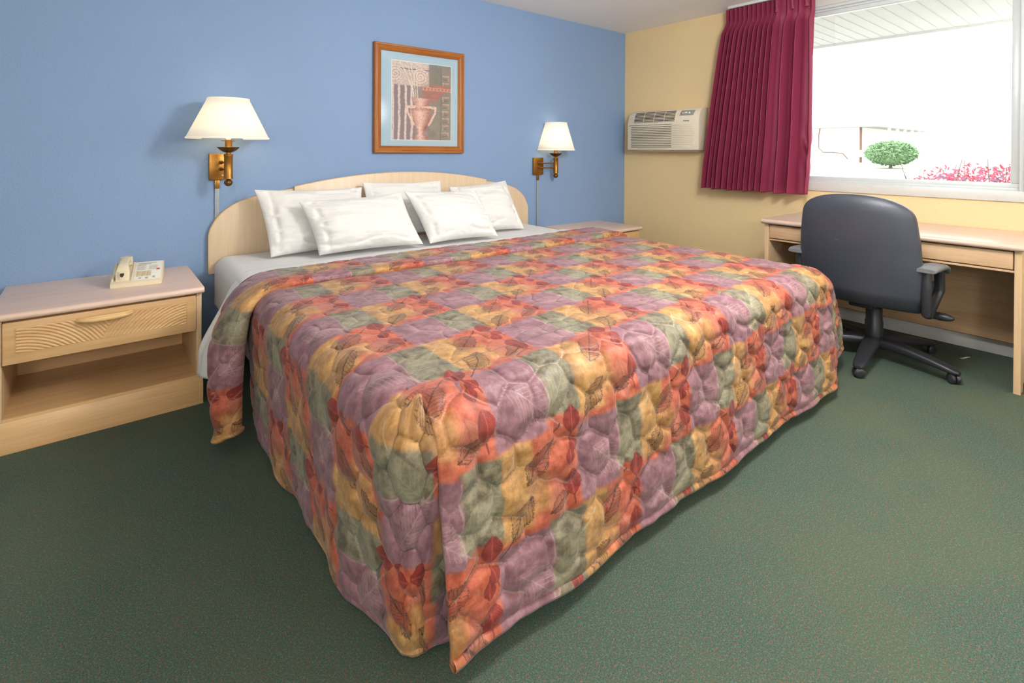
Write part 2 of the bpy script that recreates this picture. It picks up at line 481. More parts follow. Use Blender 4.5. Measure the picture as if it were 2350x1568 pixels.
# ------------------------------------------------------------------ furniture: nightstands
def nose_top(bm, x0, x1, y0, y1, z0, z1):
    """slab whose front (y0) edge is fully rounded"""
    r = (z1-z0)/2; pr = [(y1, z1), ] + [(y0+r-math.cos(a)*r, z0+r+math.sin(a)*r) for a in np.linspace(PI/2, -PI/2, 9)] + [(y1, z0)]
    return prism(bm, pr, lambda y, z: (x0, y, z), lambda y, z: (x1, y, z), .004, 2)
def carved(x0, x1, z0, z1, y, mat, parent):
    nx, nz = 300, 90
    X, Z = np.meshgrid(np.linspace(0, 1, nx), np.linspace(0, 1, nz), indexing='ij')
    w, h = x1-x0, z1-z0; xx = X*w; zz = Z*h
    rl = np.hypot(xx, zz+.16); rr = np.hypot(w+.03-xx, zz+.17)
    vline = w*.46 + zz*.45
    rad = np.where(xx < vline, rl, rr)
    ph = (rad/.0125) % 1
    hgt = .0060*np.abs(np.sin(PI*ph))**.6
    ed = np.minimum(np.minimum(xx, w-xx), np.minimum(zz, h-zz))
    hgt = np.where(ed < .002, 0, hgt)*sst(0, .004, ed) - .0035*sst(0, .0025, ed) + .0005
    P = np.stack([x0+xx, y-hgt, z0+zz], -1)
    return grid('carved_panel', P, mat, parent, ang=180)
def nightstand(x0, x1, yf, ztop, label):
    k = ztop/.562; d = -yf
    t = thing('nightstand', label, 'nightstand', ((x0+x1)/2, yf/2, 0))
    obj('top', nose_top(B(), x0-.02, x1+.008, yf-.035, -.002, ztop-.03, ztop), M['lam_top'], t)
    for a in (x0, x1-.022):
        obj('side_panel', boxo(a, a+.022, yf, -.004, .0, ztop-.03, .002), M['lamz'], t)
    obj('back_panel', boxo(x0+.022, x1-.022, -.03, -.018, .12*k, ztop-.03), M['lam'], t)
    obj('shelf', boxo(x0+.022, x1-.022, yf, -.03, .115*k, .135*k), M['lam'], t)
    bm = B()
    pr = [(yf-.016, 0), (yf-.016, .098*k), (yf-.002, .122*k), (yf+.012, .122*k), (yf+.012, 0)]
    prism(bm, pr, lambda y, z: (x0-.006, y, z), lambda y, z: (x1+.006, y, z), .003)
    obj('plinth', bm, M['lam'], t)
    z0, z1 = .353*k, .522*k
    dr = obj('drawer', boxo(x0+.024, x1-.024, yf-.012, yf+.34, z0, z1, .003), M['lam'], t)
    carved(x0+.06, x1-.06, .392*k, .497*k, yf-.0125, M['lam'], dr)
    cx = (x0+x1)/2 - .01
    bm = B()
    pts = [(cx+.098*a, yf-.012-.034*(1-abs(a)**3.2), .489*k) for a in np.linspace(-1, 1, 25)]
    tube(bm, pts, [.004+.0065*(1-abs(a)**4) for a in np.linspace(-1, 1, 25)], 12)
    tube(bm, [(p[0], p[1]+.006, p[2]+.008) for p in pts], [.003+.004*(1-abs(a)**4) for a in np.linspace(-1, 1, 25)], 10)
    obj('handle', bm, M['hbedge'], dr)
    return t
nightstand(-4.575, -3.867, -.55, .562, 'light maple nightstand with carved drawer holding the telephone, left of the bed')
nightstand(-1.105, -.412, -.50, .540, 'light maple nightstand in the far corner, mostly hidden behind the bed')

# ------------------------------------------------------------------ headboard
t = thing('headboard', 'arched pale maple headboard mounted on the blue wall', 'headboard', (-2.555, -.02, .5))
half = [(1.204, .50), (1.206, .70), (1.203, .745), (1.185, .785), (1.157, .832), (1.118, .867), (1.072, .898), (1.01, .921), (.94, .943), (.82, .962), (.73, .975)]
for _ in range(3):
    half = [half[0]] + [p for u_, v_ in zip(half[:-1], half[1:]) for p in ((u_[0]*.75+v_[0]*.25, u_[1]*.75+v_[1]*.25), (u_[0]*.25+v_[0]*.75, u_[1]*.25+v_[1]*.75))] + [half[-1]]
poly = [(-2.555+a, z) for a, z in half] + [(-2.555-a, z) for a, z in half[::-1]]
obj('shoulder_panel', prism(B(), poly, lambda x, z: (x, -.034, z), lambda x, z: (x, -.004, z), .004), M['hb'], t, ang=30)
arch = [(.742, .55), (.742, .987)] + [(.742*math.cos(a), .987 + .076*(1-(math.cos(a))**2)) for a in np.linspace(.12, PI/2, 12)]
poly = [(-2.555+a, z) for a, z in arch] + [(-2.555-a, z) for a, z in arch[-2::-1]]
obj('arch_panel', prism(B(), poly, lambda x, z: (x, -.056, z), lambda x, z: (x, -.034, z), .004), M['hb'], t, ang=30)
def band(name, pl, y0, y1):
    bm = B()
    for i in range(len(pl)-1):
        (xa, za), (xb, zb) = pl[i], pl[i+1]
        n = Vector((-(zb-za), xb-xa)).normalized()*(-.0025)
        if i == 0: pn = n
        vs = [bm.verts.new(v) for v in ((xa-pn.x*.2, y0, za-pn.y*.2), (xb-n.x*.2, y0, zb-n.y*.2), (xb-n.x*.2, y1, zb-n.y*.2), (xa-pn.x*.2, y1, za-pn.y*.2))]
        vs2 = [bm.verts.new(v) for v in ((xa+pn.x, y0, za+pn.y), (xb+n.x, y0, zb+n.y), (xb+n.x, y1, zb+n.y), (xa+pn.x, y1, za+pn.y))]
        for f in ((0, 1, 2, 3), (4, 7, 6, 5), (0, 4, 5, 1), (2, 6, 7, 3), (0, 3, 7, 4), (1, 5, 6, 2)):
            q = vs+vs2; bm.faces.new([q[j] for j in f])
        pn = n
    return obj(name, bm, M['hbedge'], t)
band('edge_banding', [(-2.555+a, z) for a, z in half[1:]], -.032, -.006)
band('edge_banding', [(-2.555-a, z) for a, z in half[:0:-1]], -.032, -.006)
band('edge_banding', [(-2.555+a, z) for a, z in arch[1:]] + [(-2.555-a, z) for a, z in arch[-2:0:-1]], -.055, -.036)

# ------------------------------------------------------------------ bed
ZT = .612
t = thing('bed', 'king bed mattress and base under the quilted bedspread', 'bed', (-2.55, -1.17, 0))
obj('mattress', boxo(-3.69, -1.40, -2.25, -.066, .31, .588, .05, 5), M['mattress'], t)
obj('box_spring', boxo(-3.635, -1.46, -2.22, -.075, .09, .305, .02, 2), M['mattress'], t)
for x in (-3.4, -1.7):
    for y in (-.35, -1.95):
        bm = B(); tube(bm, [(x, y, 0), (x, y, .092)], .03, 12); obj('leg', bm, M['black'], t)

CX = -2.53; WH = 1.115; RR = .10; YE = -2.29         # comforter: centre, half flat width, edge radius, flat end at the foot
def hexdist(u, v, a=.132, rowh=.106, jit=.021, seed=5):
    """distance to the quilting seams: F2-F1 of a jittered hexagonal lattice"""
    r = np.floor(v/rowh).astype(int); best1 = np.full(u.shape, 9.); best2 = np.full(u.shape, 9.)
    for dr in (-1, 0, 1):
        rr = r+dr; off = (rr % 2)*a/2; c0 = np.floor((u-off)/a).astype(int)
        for dc in (-1, 0, 1, 2):
            cc = c0+dc
            j1 = _perm[(cc*7+seed) % 256, (rr*13+seed) % 256]-.5; j2 = _perm[(cc*11+3*seed) % 256, (rr*5+seed) % 256]-.5
            px = cc*a+off+j1*jit*2; py = (rr+.5)*rowh+j2*jit*2
            d = np.hypot(u-px, (v-py))
            m1 = d < best1; best2 = np.where(m1, best1, np.minimum(best2, d)); best1 = np.where(m1, d, best1)
    return (best2-best1)/2
def puff(u, v, amp):
    wob = .030
    uu = u + wob*(fbm(u*8, v*8, 3)-.45)*2; vv = v + wob*(fbm(u*8+50, v*8+9, 3)-.45)*2
    sd = hexdist(uu, vv)
    h = 1-np.exp(-sd/.009); h = h*(.75+.25*np.clip(sd/.05, 0, 1))
    wr = (fbm(u*30, v*12, 3)-.45)*.55 + (fbm(u*11+7, v*36, 3)-.45)*.5
    return amp*(h*1.0 + wr*np.clip(sd/.02, 0, 1)), sd
def prof(e, R, flare):
    a = R*PI/2; th = np.clip(e/R, 0, PI/2); d = np.clip(e-a, 0, None)
    return np.where(e <= 0, 0, R*np.sin(th)+flare*d), np.where(e <= 0, 0, -R*(1-np.cos(th))-d)
STEP = .0055
L = .49; AL = RR*PI/2
def hem_tube(name, pts, uvs, r, parent):
    """padded binding along an edge"""
    pts = np.array(pts); n = 10; T = np.gradient(pts, axis=0); T /= np.linalg.norm(T, axis=1, keepdims=True)
    up = np.array([0, 0, 1.]); Un = np.cross(T, up); ln = np.linalg.norm(Un, axis=1, keepdims=True)
    Un = np.where(ln < .2, np.array([[1., 0, 0]]), Un/(ln+1e-9)); Vn = np.cross(Un, T)
    s = np.arange(len(pts)); rad = r*(1+.22*(vnoise(s*.16, s*0+3.)-.5)*2)
    ang = np.linspace(0, 2*PI, n)
    P = pts[:, None]+rad[:, None, None]*(np.cos(ang)[None, :, None]*Un[:, None]+np.sin(ang)[None, :, None]*Vn[:, None])
    uv = np.repeat(np.array(uvs)[:, None], n, 1) + np.stack([0*ang, .006*np.sin(ang)], -1)[None]
    return grid(name, P, M['quilt'], parent, uv=uv, attrs={'seam': np.full(P.shape[:2], .05)})

spread = thing('bedspread', 'quilted bedspread with autumn leaf patchwork print covering the bed', 'bedspread', (CX, -1.7, 0))
# top with both side drops; the left drop wraps round the foot corner
s = np.arange(-(WH+AL+L), WH+AL+L, STEP); tt = np.concatenate([np.arange(-.96, YE, -STEP), YE-np.arange(0, .30, STEP)])
Sg, Tg = np.meshgrid(s, tt, indexing='ij')
e = np.abs(Sg)-WH; sg = np.sign(Sg)
dd = np.clip(e-AL, 0, None)
fold = .010*np.sin(Tg*9.0+1)*dd/L + .008*np.sin(Tg*21)*dd/L
r, z = prof(e, RR, -.035); r = r + fold*.8 - .045*sst(-.35, .10, YE-Tg)*sst(.05, .5, e)
ph = np.clip((YE-Tg)/.13, 0, 1.5); tx = np.clip(YE-Tg-.195, 0, None)
Xf = CX+sg*np.minimum(np.abs(Sg), WH)
Xg = Xf + sg*r*np.cos(ph) - sg*tx*(e > 0); Yg = np.where(Tg > YE, Tg, YE) - np.where(Tg < YE, r*np.sin(ph), 0)
Yg = np.where((e < 0) & (Tg < YE), YE-(YE-Tg)*.25, Yg)
Zg = ZT+z + .008*(fbm(Sg*3, Tg*3, 2)-.4) - .02*sst(0, .16, YE-Tg)*(e < .0)
P = np.stack([Xg, Yg, Zg], -1)
Nn = normals(P); Nn *= np.where(Nn[len(s)//2, 20, 2] < 0, -1, 1)
amp = .0045 + .004*sst(-.10, .12, e) + .006*sst(.35, 0, Tg-YE)*sst(-.1, .1, e)
h, sd = puff(Sg+CX, -Tg, amp)
P = P + Nn*(h*sst(AL+L, AL+L-.05, e))[..., None]
o = grid('cover', P, M['quilt'], spread, uv=np.stack([Sg+CX, -Tg], -1), attrs={'seam': sd})
md = o.modifiers.new('thickness', 'SOLIDIFY'); md.thickness = .010; md.offset = -1 if Nn[len(s)//2, 20, 2] > 0 else 1
for i in (0, -1):
    hem_tube('hem_binding', P[i], np.stack([Sg[i]+CX, -Tg[i]], -1), .012, spread)
# foot drop, split from the sides at both corners
XA = CX-WH-.022
uu = np.arange(0, 1.0001, STEP/2.35); ds = np.arange(-.10, AL+L-.005, STEP)
Ug, Dg = np.meshgrid(uu, ds, indexing='ij')
xr = np.interp(ds, [-.1, 0, .07, .13, .20, .30, .45, .66], [-1.42, -1.39, -1.325, -1.225, -1.105, -1.030, -.985, -.965])
xl = np.interp(ds, [-.1, 0, .1, .66], [XA+.01, XA+.004, XA, XA+.02])
Xg = xl[None, :]*(1-Ug) + xr[None, :]*Ug
dd = np.clip(Dg-AL, 0, None)
r, z = prof(Dg, RR-.005, .055)
r = r + (.009*np.sin(Xg*7.3+.6) + .005*np.sin(Xg*17))*dd/L + .022*sst(0, .02, Dg+.1) 
r = r + .03*sst(.10, 0, Xg-XA)*dd/L*0.6
ex = np.clip(Xg+1.42, 0, None)
Yg = YE - r - np.minimum(Dg, 0) + ex*.25
Zg = ZT+.012+z - .75*ex*sst(.5, .1, Dg)*.35 + .008*(fbm(Xg*3, -Yg*3, 2)-.4)
Zg = Zg + (.018 + .016*sst(.5, 0, Xg-XA) + .05*sst(-1.40, -1.15, Xg))*sst(.2, .62, Dg)
P = np.stack([Xg, Yg, Zg], -1); Nn = normals(P); flip = -1 if Nn[100, 50, 1] > 0 else 1; Nn *= flip
ue = Xg; ve = -YE+Dg
h, sd = puff(ue, ve, .006+.012*sst(-.06, .12, Dg))
edge = np.minimum(sst(0, .03, Xg-xl[None])*sst(0, .03, xr[None]-Xg)*sst(ds[-1], ds[-1]-.05, Dg), 1)
P = P + Nn*(h*edge)[..., None]
o = grid('foot_drop', P, M['quilt'], spread, uv=np.stack([ue, ve], -1), attrs={'seam': sd})
md = o.modifiers.new('thickness', 'SOLIDIFY'); md.thickness = .012; md.offset = -1*flip
hem_tube('hem_binding', P[:, -1], np.stack([ue[:, -1], ve[:, -1]], -1), .013, spread)
hem_tube('hem_binding', P[-1, 18:], np.stack([ue[-1, 18:], ve[-1, 18:]], -1), .012, spread)
# turned-back layer near the pillows, hanging as a bulging flap on the left
s = np.arange(-(WH+AL+L-.02), WH+AL+.30, STEP); q = np.concatenate([np.linspace(0, .9, 66), np.linspace(.905, 1, 20)])
Sg, Qg = np.meshgrid(s, q, indexing='ij')
e = np.abs(Sg)-WH; sg = np.sign(Sg); left = sg < 0
dd = np.clip(e-AL, 0, None)
yh = -.765 - .10*sst(.5, 0, np.abs(Sg))*0 - np.where(left, .25*sst(-.06, .6, e), .02*sst(0, .3, e)) - .012*np.sin(Sg*5)
yf = -1.068 - np.where(left, .035*sst(0, .2, e), 0) - .012*np.sin(Sg*3.1+1)
Qm = np.clip(Qg/.9, 0, 1); tq = np.clip((Qg-.9)/.1, 0, 1)
Yg = yh*(1-Qm) + yf*Qm - .017*np.sin(PI*tq)
r, z = prof(e, RR+.012, .06)
bul = np.where(left, .105*sst(-.02, .30, e)*np.sin(PI*np.clip(Qg*.92+.02, 0, 1))**.8*(1-.3*sst(.40, .64, e)), .02)
r = r + bul*(e > -.02)
roll = np.where(Qg < .9, .034*sst(0, .16, Qg), .017+.017*np.cos(PI*tq))
Zg = ZT+.004+z + np.where(e < 0, roll, roll*np.cos(np.clip(e/RR, 0, PI/2)))
Zg = Zg - np.where(left, -.16*sst(.35, .64, e)*(Qg-.5)**2, 0)
Xg = CX+sg*np.minimum(np.abs(Sg), WH)+sg*(r+np.where(e > 0, roll*np.sin(np.clip(e/RR, 0, PI/2)), 0))
P = np.stack([Xg, Yg, Zg], -1); Nn = normals(P); flip = -1 if Nn[len(s)//2, 30, 2] < 0 else 1; Nn *= flip
ue, ve = Sg+CX, .32-Yg
ve = ve + .054*tq
h, sd = puff(ue, ve, .005+.004*sst(0, .2, e))
P = P + Nn*(h*sst(0, .06, Qg)*sst(.95, .88, Qg))[..., None]
o = grid('turned_back_flap', P, M['quilt'], spread, uv=np.stack([ue, ve], -1), attrs={'seam': sd})
md = o.modifiers.new('thickness', 'SOLIDIFY'); md.thickness = .012; md.offset = -1*flip
hem_tube('hem_binding', P[0], np.stack([ue[0], ve[0]], -1), .010, spread)

# sheets
s = np.arange(-(WH+AL+.31), WH+AL+.31, .012); q = np.linspace(0, 1, 46)
Sg, Qg = np.meshgrid(s, q, indexing='ij'); e = np.abs(Sg)-WH; sg = np.sign(Sg); left = sg < 0
yh = -.52 - np.where(left, .16*sst(0, .3, e), 0) - .015*np.sin(Sg*4); yf = -.93 + np.where(left, .02*sst(0, .3, e), 0)
Yg = yh*(1-Qg)+yf*Qg
r, z = prof(e, RR-.004, .06)
r = r + np.where(left, .145*sst(.05, .38, e)*(1-.5*Qg), .02) *(e > 0) + .006*np.sin(Qg*16+e*9)*sst(.1, .3, e)
tw = .004*np.sin(Sg*150+20*vnoise(Sg*8, Qg))*sst(.45, .75, Qg)*sst(.5, -.2, Sg)*(e < .05)
Zg = ZT-.010+z+tw + .004*(fbm(Sg*8, Qg*4, 3)-.45) + .016*sst(.3, .6, Qg)*sst(.1, -.1, e)
Xg = CX+sg*(np.minimum(np.abs(Sg), WH)+r)
o = grid('top_sheet', np.stack([Xg, Yg, Zg], -1), M['sheet'])
tag(o, 'white top sheet folded down between the pillows and the bedspread', 'sheet')
md = o.modifiers.new('thickness', 'SOLIDIFY'); md.thickness = .004; md.offset = 0
X0, X1 = -3.732, -1.368
def mat_sheet():
    s = np.arange(-1.42, 1.42, .012); q = np.linspace(0, 1, 50)
    Sg, Qg = np.meshgrid(s, q, indexing='ij'); w = 1.115; e = np.abs(Sg)-w; sg = np.sign(Sg)
    r, z = prof(e, .07, .0)
    Yg = -.064-.60*Qg; Xg = -2.55+sg*(np.minimum(np.abs(Sg), w)+r)
    Zg = .598+z+.004*(fbm(Sg*9, Qg*5, 3)-.45)
    o = grid('fitted_sheet', np.stack([Xg, Yg, Zg], -1), M['sheet'])
    tag(o, 'cream white fitted sheet stretched over the mattress at the headboard end', 'sheet')
    md = o.modifiers.new('thickness', 'SOLIDIFY'); md.thickness = .004; md.offset = 0
mat_sheet()

# pillows: four corners of the mid surface and a half thickness
def pillow(c, th, label, seed, sag=.02, bulge=(0, -1, .25)):
    BL, BR, TR, TL = [np.array(p) for p in c]
    n = 64; a = np.linspace(-1, 1, n)
    A, Bv = np.meshgrid(a, a, indexing='ij'); u = (A+1)/2; v = (Bv+1)/2
    pin = .05
    u2 = .5+(u-.5)*(1-pin*(1-Bv**2)**1.0*np.abs(A)**2); v2 = .5+(v-.5)*(1-pin*1.3*(1-A**2)*np.abs(Bv)**2)
    mid = (BL*(1-u2)[..., None]+BR*u2[..., None])*(1-v2)[..., None] + (TL*(1-u2)[..., None]+TR*u2[..., None])*v2[..., None]
    N = np.cross(BR-BL, TL-BL); N /= np.linalg.norm(N)
    hgt = th*((1-np.abs(A)**2.6)**.62)*((1-np.abs(Bv)**2.6)**.62)
    hgt = hgt*(1.0-.28*Bv)        # fuller at the bottom
    wr = (fbm(u*3+seed+v*2, v*10+seed, 3)-.45)*.026 + (fbm(u*7+seed, v*4, 3)-.45)*.024
    ed = np.minimum(1-np.abs(A), 1-np.abs(Bv))
    wr = wr*sst(0, .25, ed) + (fbm(u*30+seed, v*30, 2)-.4)*.012*sst(.35, .02, ed)*sst(0, .03, ed)
    wr = wr - .016*np.exp(-((np.abs(A)-.80)/.05)**2)*sst(.25, .6, vnoise(A*3+seed*5, Bv*9+seed))*sst(0, .1, ed) - .012*np.exp(-((Bv+.72+.08*np.sin(A*5+seed))/.06)**2)*sst(.3, .7, vnoise(A*4+seed, Bv*0+seed))*sst(0, .1, ed)
    F = mid+N[None, None]*(hgt+wr+.003)[..., None]; Bk = mid-N[None, None]*(hgt*.55+.003)[..., None]
    o = None
    P = np.concatenate([F, Bk[::-1]], 0)
    # one closed skin: front then back, sides stitched by the wrap; top and bottom edges by an extra row
    me = bpy.data.meshes.new('pillow'); idx = np.arange(n*n).reshape(n, n); f = []
    for i in range(n-1):
        for j in range(n-1):
            f.append((idx[i, j], idx[i+1, j], idx[i+1, j+1], idx[i, j+1])); f.append(tuple(n*n+k for k in (idx[i, j], idx[i, j+1], idx[i+1, j+1], idx[i+1, j])))
    rim = [idx[i, 0] for i in range(n)]+[idx[n-1, j] for j in range(1, n)]+[idx[i, n-1] for i in range(n-2, -1, -1)]+[idx[0, j] for j in range(n-2, 0, -1)]
    for k in range(len(rim)):
        p_, q_ = rim[k], rim[(k+1) % len(rim)]; f.append((p_, p_+n*n, q_+n*n, q_))
    vs = np.concatenate([F.reshape(-1, 3), Bk.reshape(-1, 3)])
    me.from_pydata(vs.tolist(), [], [tuple(int(x) for x in q) for q in f]); me.update()
    o = finish('pillow', me, M['linen'], None, False, 180)
    bmm = bmesh.new(); bmm.from_mesh(me); bmesh.ops.recalc_face_normals(bmm, faces=bmm.faces); bmm.to_mesh(me); bmm.free()
    me.polygons.foreach_set('use_smooth', [True]*len(me.polygons))
    md = o.modifiers.new('soft', 'SUBSURF'); md.levels = 1; md.render_levels = 1
    return tag(o, label, 'pillow', 'bed pillows')
ZP = .612
pillow([(-3.50, -.315, ZP), (-2.94, -.33, ZP), (-2.905, -.165, .975), (-3.55, -.15, .985)], .072, 'white pillow leaning on the headboard, leftmost and nearest the phone side', 1)
pillow([(-2.90, -.26, ZP+.03), (-2.29, -.26, ZP+.03), (-2.285, -.125, .998), (-2.885, -.125, 1.006)], .045, 'white pillow in the back row at the middle of the headboard, only its top showing', 2)
pillow([(-2.27, -.31, ZP), (-1.66, -.35, ZP), (-1.705, -.165, .982), (-2.23, -.16, .950)], .085, 'white pillow leaning on the right end of the headboard', 3)
pillow([(-3.285, -.475, ZP+.01), (-2.645, -.52, ZP+.01), (-2.725, -.365, .945), (-3.36, -.345, .922)], .092, 'wide white pillow in the front row on the left, overlapping the leftmost pillow', 4)
pillow([(-2.60, -.525, ZP+.01), (-2.075, -.555, ZP+.01), (-2.125, -.355, .935), (-2.69, -.335, .950)], .09, 'white pillow in the front row on the right, nearest the window', 5)

# ------------------------------------------------------------------ wall lamps
def sconce(px, pz0, pz1, pw, cxy, colz, shade, label, power, cord_bot, ab=0):
    t = thing('wall_lamp', label, 'lamp', (px, 0, pz0))
    obj('wall_plate', boxo(px-pw/2, px+pw/2, -.024, -.001, pz0, pz1, .003), M['brass'], t)
    cx, cy = cxy; z0, z1 = colz
    sw = obj('switch', tube(B(), [(px+pw*.3, -.022, pz0+.028), (px+pw*.3, -.034, pz0+.028)], .005, 10), M['chrome'], t)
    zc = (z0+z1)/2
    for dz in (.022, -.018):
        bm = B(); ax_ = px+pw*ab; tube(bm, [(ax_, -.02, zc+dz), (cx, cy, zc+dz)], .0058, 10); ell(bm, (ax_, -.026, zc+dz), .011, .007, .011)
        obj('arm', bm, M['brassd'], t)
    bm = B(); lathe(bm, [(.019, 0), (.0235, .002), (.0235, .010), (.022, .012), (.022, z1-z0-.012), (.0235, z1-z0-.010), (.0235, z1-z0), (.012, z1-z0+.004), (.012, z1-z0+.012)], (cx, cy, z0))
    obj('column', bm, M['brass'], t)
    bm = B(); lathe(bm, [(.004, -.040), (.013, -.036), (.020, -.026), (.0215, -.018), (.018, -.008), (.009, -.002), (.009, .002)], (cx, cy, z0), 48, rib=.05, nrib=10)
    obj('finial', bm, M['brassd'], t)
    zb = z1+.010
    bm = B(); lathe(bm, [(.012, 0), (.024, .004), (.040, .014), (.054, .028), (.057, .031), (.055, .032), (.038, .020), (.014, .012)], (cx, cy, zb), 64, rib=.03, nrib=18)
    obj('cup', bm, M['brassd'], t)
    bm = B(); lathe(bm, [(.018, .012), (.018, .072), (.016, .075)], (cx, cy, zb), 24); obj('socket', bm, M['brass'], t)
    zs0, zs1, r0, r1 = shade
    bm = B(); lathe(bm, [(.010, 0), (.014, .03), (.028, .07), (.030, .09), (.022, .115), (.008, .125)], (cx, cy, zb+.07), 20); obj('bulb', bm, M['bulb'], t)
    bm = B(); n = 120
    for prof_ in ([(r0, zs0), (r1, zs1)],):
        rings = [[(cx+math.cos(2*PI*k/n)*(r+(.0012 if k % 2 else 0)), cy+math.sin(2*PI*k/n)*(r+(.0012 if k % 2 else 0)), z) for k in range(n)] for r, z in
                 [(r0+(r1-r0)*f, zs0+(zs1-zs0)*f) for f in (0, .25, .5, .75, 1)]]
        ring_loft(bm, rings, True, False)
    sh = obj('lamp_shade', bm, M['shade'], t)
    md = sh.modifiers.new('thickness', 'SOLIDIFY'); md.thickness = .0015
    for r, z in ((r0, zs0), (r1, zs1)):
        bm = B(); tube(bm, [(cx+math.cos(2*PI*k/64)*r, cy+math.sin(2*PI*k/64)*r, z) for k in range(65)], .0042, 8, False, 1.3); obj('shade_trim', bm, M['shade'], sh)
    bm = B(); zf = zs0+.035
    for k in range(3):
        a = 2*PI*k/3+.4; rr = r0+(r1-r0)*.16
        tube(bm, [(cx, cy, zf+.02), (cx+math.cos(a)*rr, cy+math.sin(a)*rr, zf)], .0014, 6)
    tube(bm, [(cx+.036*math.cos(a), cy+.036*math.sin(a), zb+.066+.06*0) for a in np.linspace(0, 2*PI, 25)], .002, 6)
    obj('shade_harp', bm, M['brass'], sh)
    co = obj('cord_cover', boxo(px+pw*.02-.012-.0, px+pw*.02+.012, -.011, -.001, cord_bot, pz0-.03, .002), M['grey'], t)
    obj('cord_collar', boxo(px+pw*.02-.013, px+pw*.02+.013, -.013, -.001, pz0-.05, pz0+.004, .002), M['brass'], t)
    l = light('lamp_bulb_light', 'POINT', (cx, cy, zb+.15), power, (1, .92, .80), shadow_soft_size=.03)
    return t
sconce(-3.717, 1.040, 1.194, .082, (-3.686, -.17), (1.052, 1.190), (1.282, 1.498, .204, .103), 'brass wall lamp with wide pleated shade above the left nightstand', 4.5, .62, .24)
sconce(-1.217, 1.010, 1.161, .115, (-1.068, -.085), (1.020, 1.160), (1.232, 1.470, .166, .095), 'brass swing-arm wall lamp with narrow shade near the room corner', 4.0, .56)

# ------------------------------------------------------------------ picture
t = thing('framed_picture', 'oak framed print of a pink urn and carved columns on the blue wall', 'picture', (-2.387, 0, 1.199))
x0, x1, z0, z1 = -2.760, -2.013, 1.199, 1.978
def rail(name, a, b_, nrm, mat, ln):
    """moulding from corner a to corner b, mitred; nrm points to the opening"""
    a, b_, nrm = Vector(a), Vector(b_), Vector(nrm); d = (b_-a).normalized()
    pr = [(0, -.002), (0, .026), (.006, .032), (.014, .032), (.018, .027), (.026, .029), (.034, .024), (.040, .022), (.046, .026), (.052, .020), (.052, -.002)]
    bm = B(); ring_loft(bm, [[a+nrm*w+d*w+Vector((0, -h-.002, 0)) for w, h in pr], [b_+nrm*w-d*w+Vector((0, -h-.002, 0)) for w, h in pr]])
    obj(name, bm, mat, t, ang=25)
rail('frame_rail', (x0, 0, z0), (x1, 0, z0), (0, 0, 1), M['oakx'], 1); rail('frame_rail', (x0, 0, z1), (x1, 0, z1), (0, 0, -1), M['oakx'], 1)
rail('frame_rail', (x0, 0, z0), (x0, 0, z1), (1, 0, 0), M['oak'], 1); rail('frame_rail', (x1, 0, z0), (x1, 0, z1), (-1, 0, 0), M['oak'], 1)
obj('mat_board', boxo(x0+.045, x1-.045, -.012, -.006, z0+.045, z1-.045), M['mat'], t)
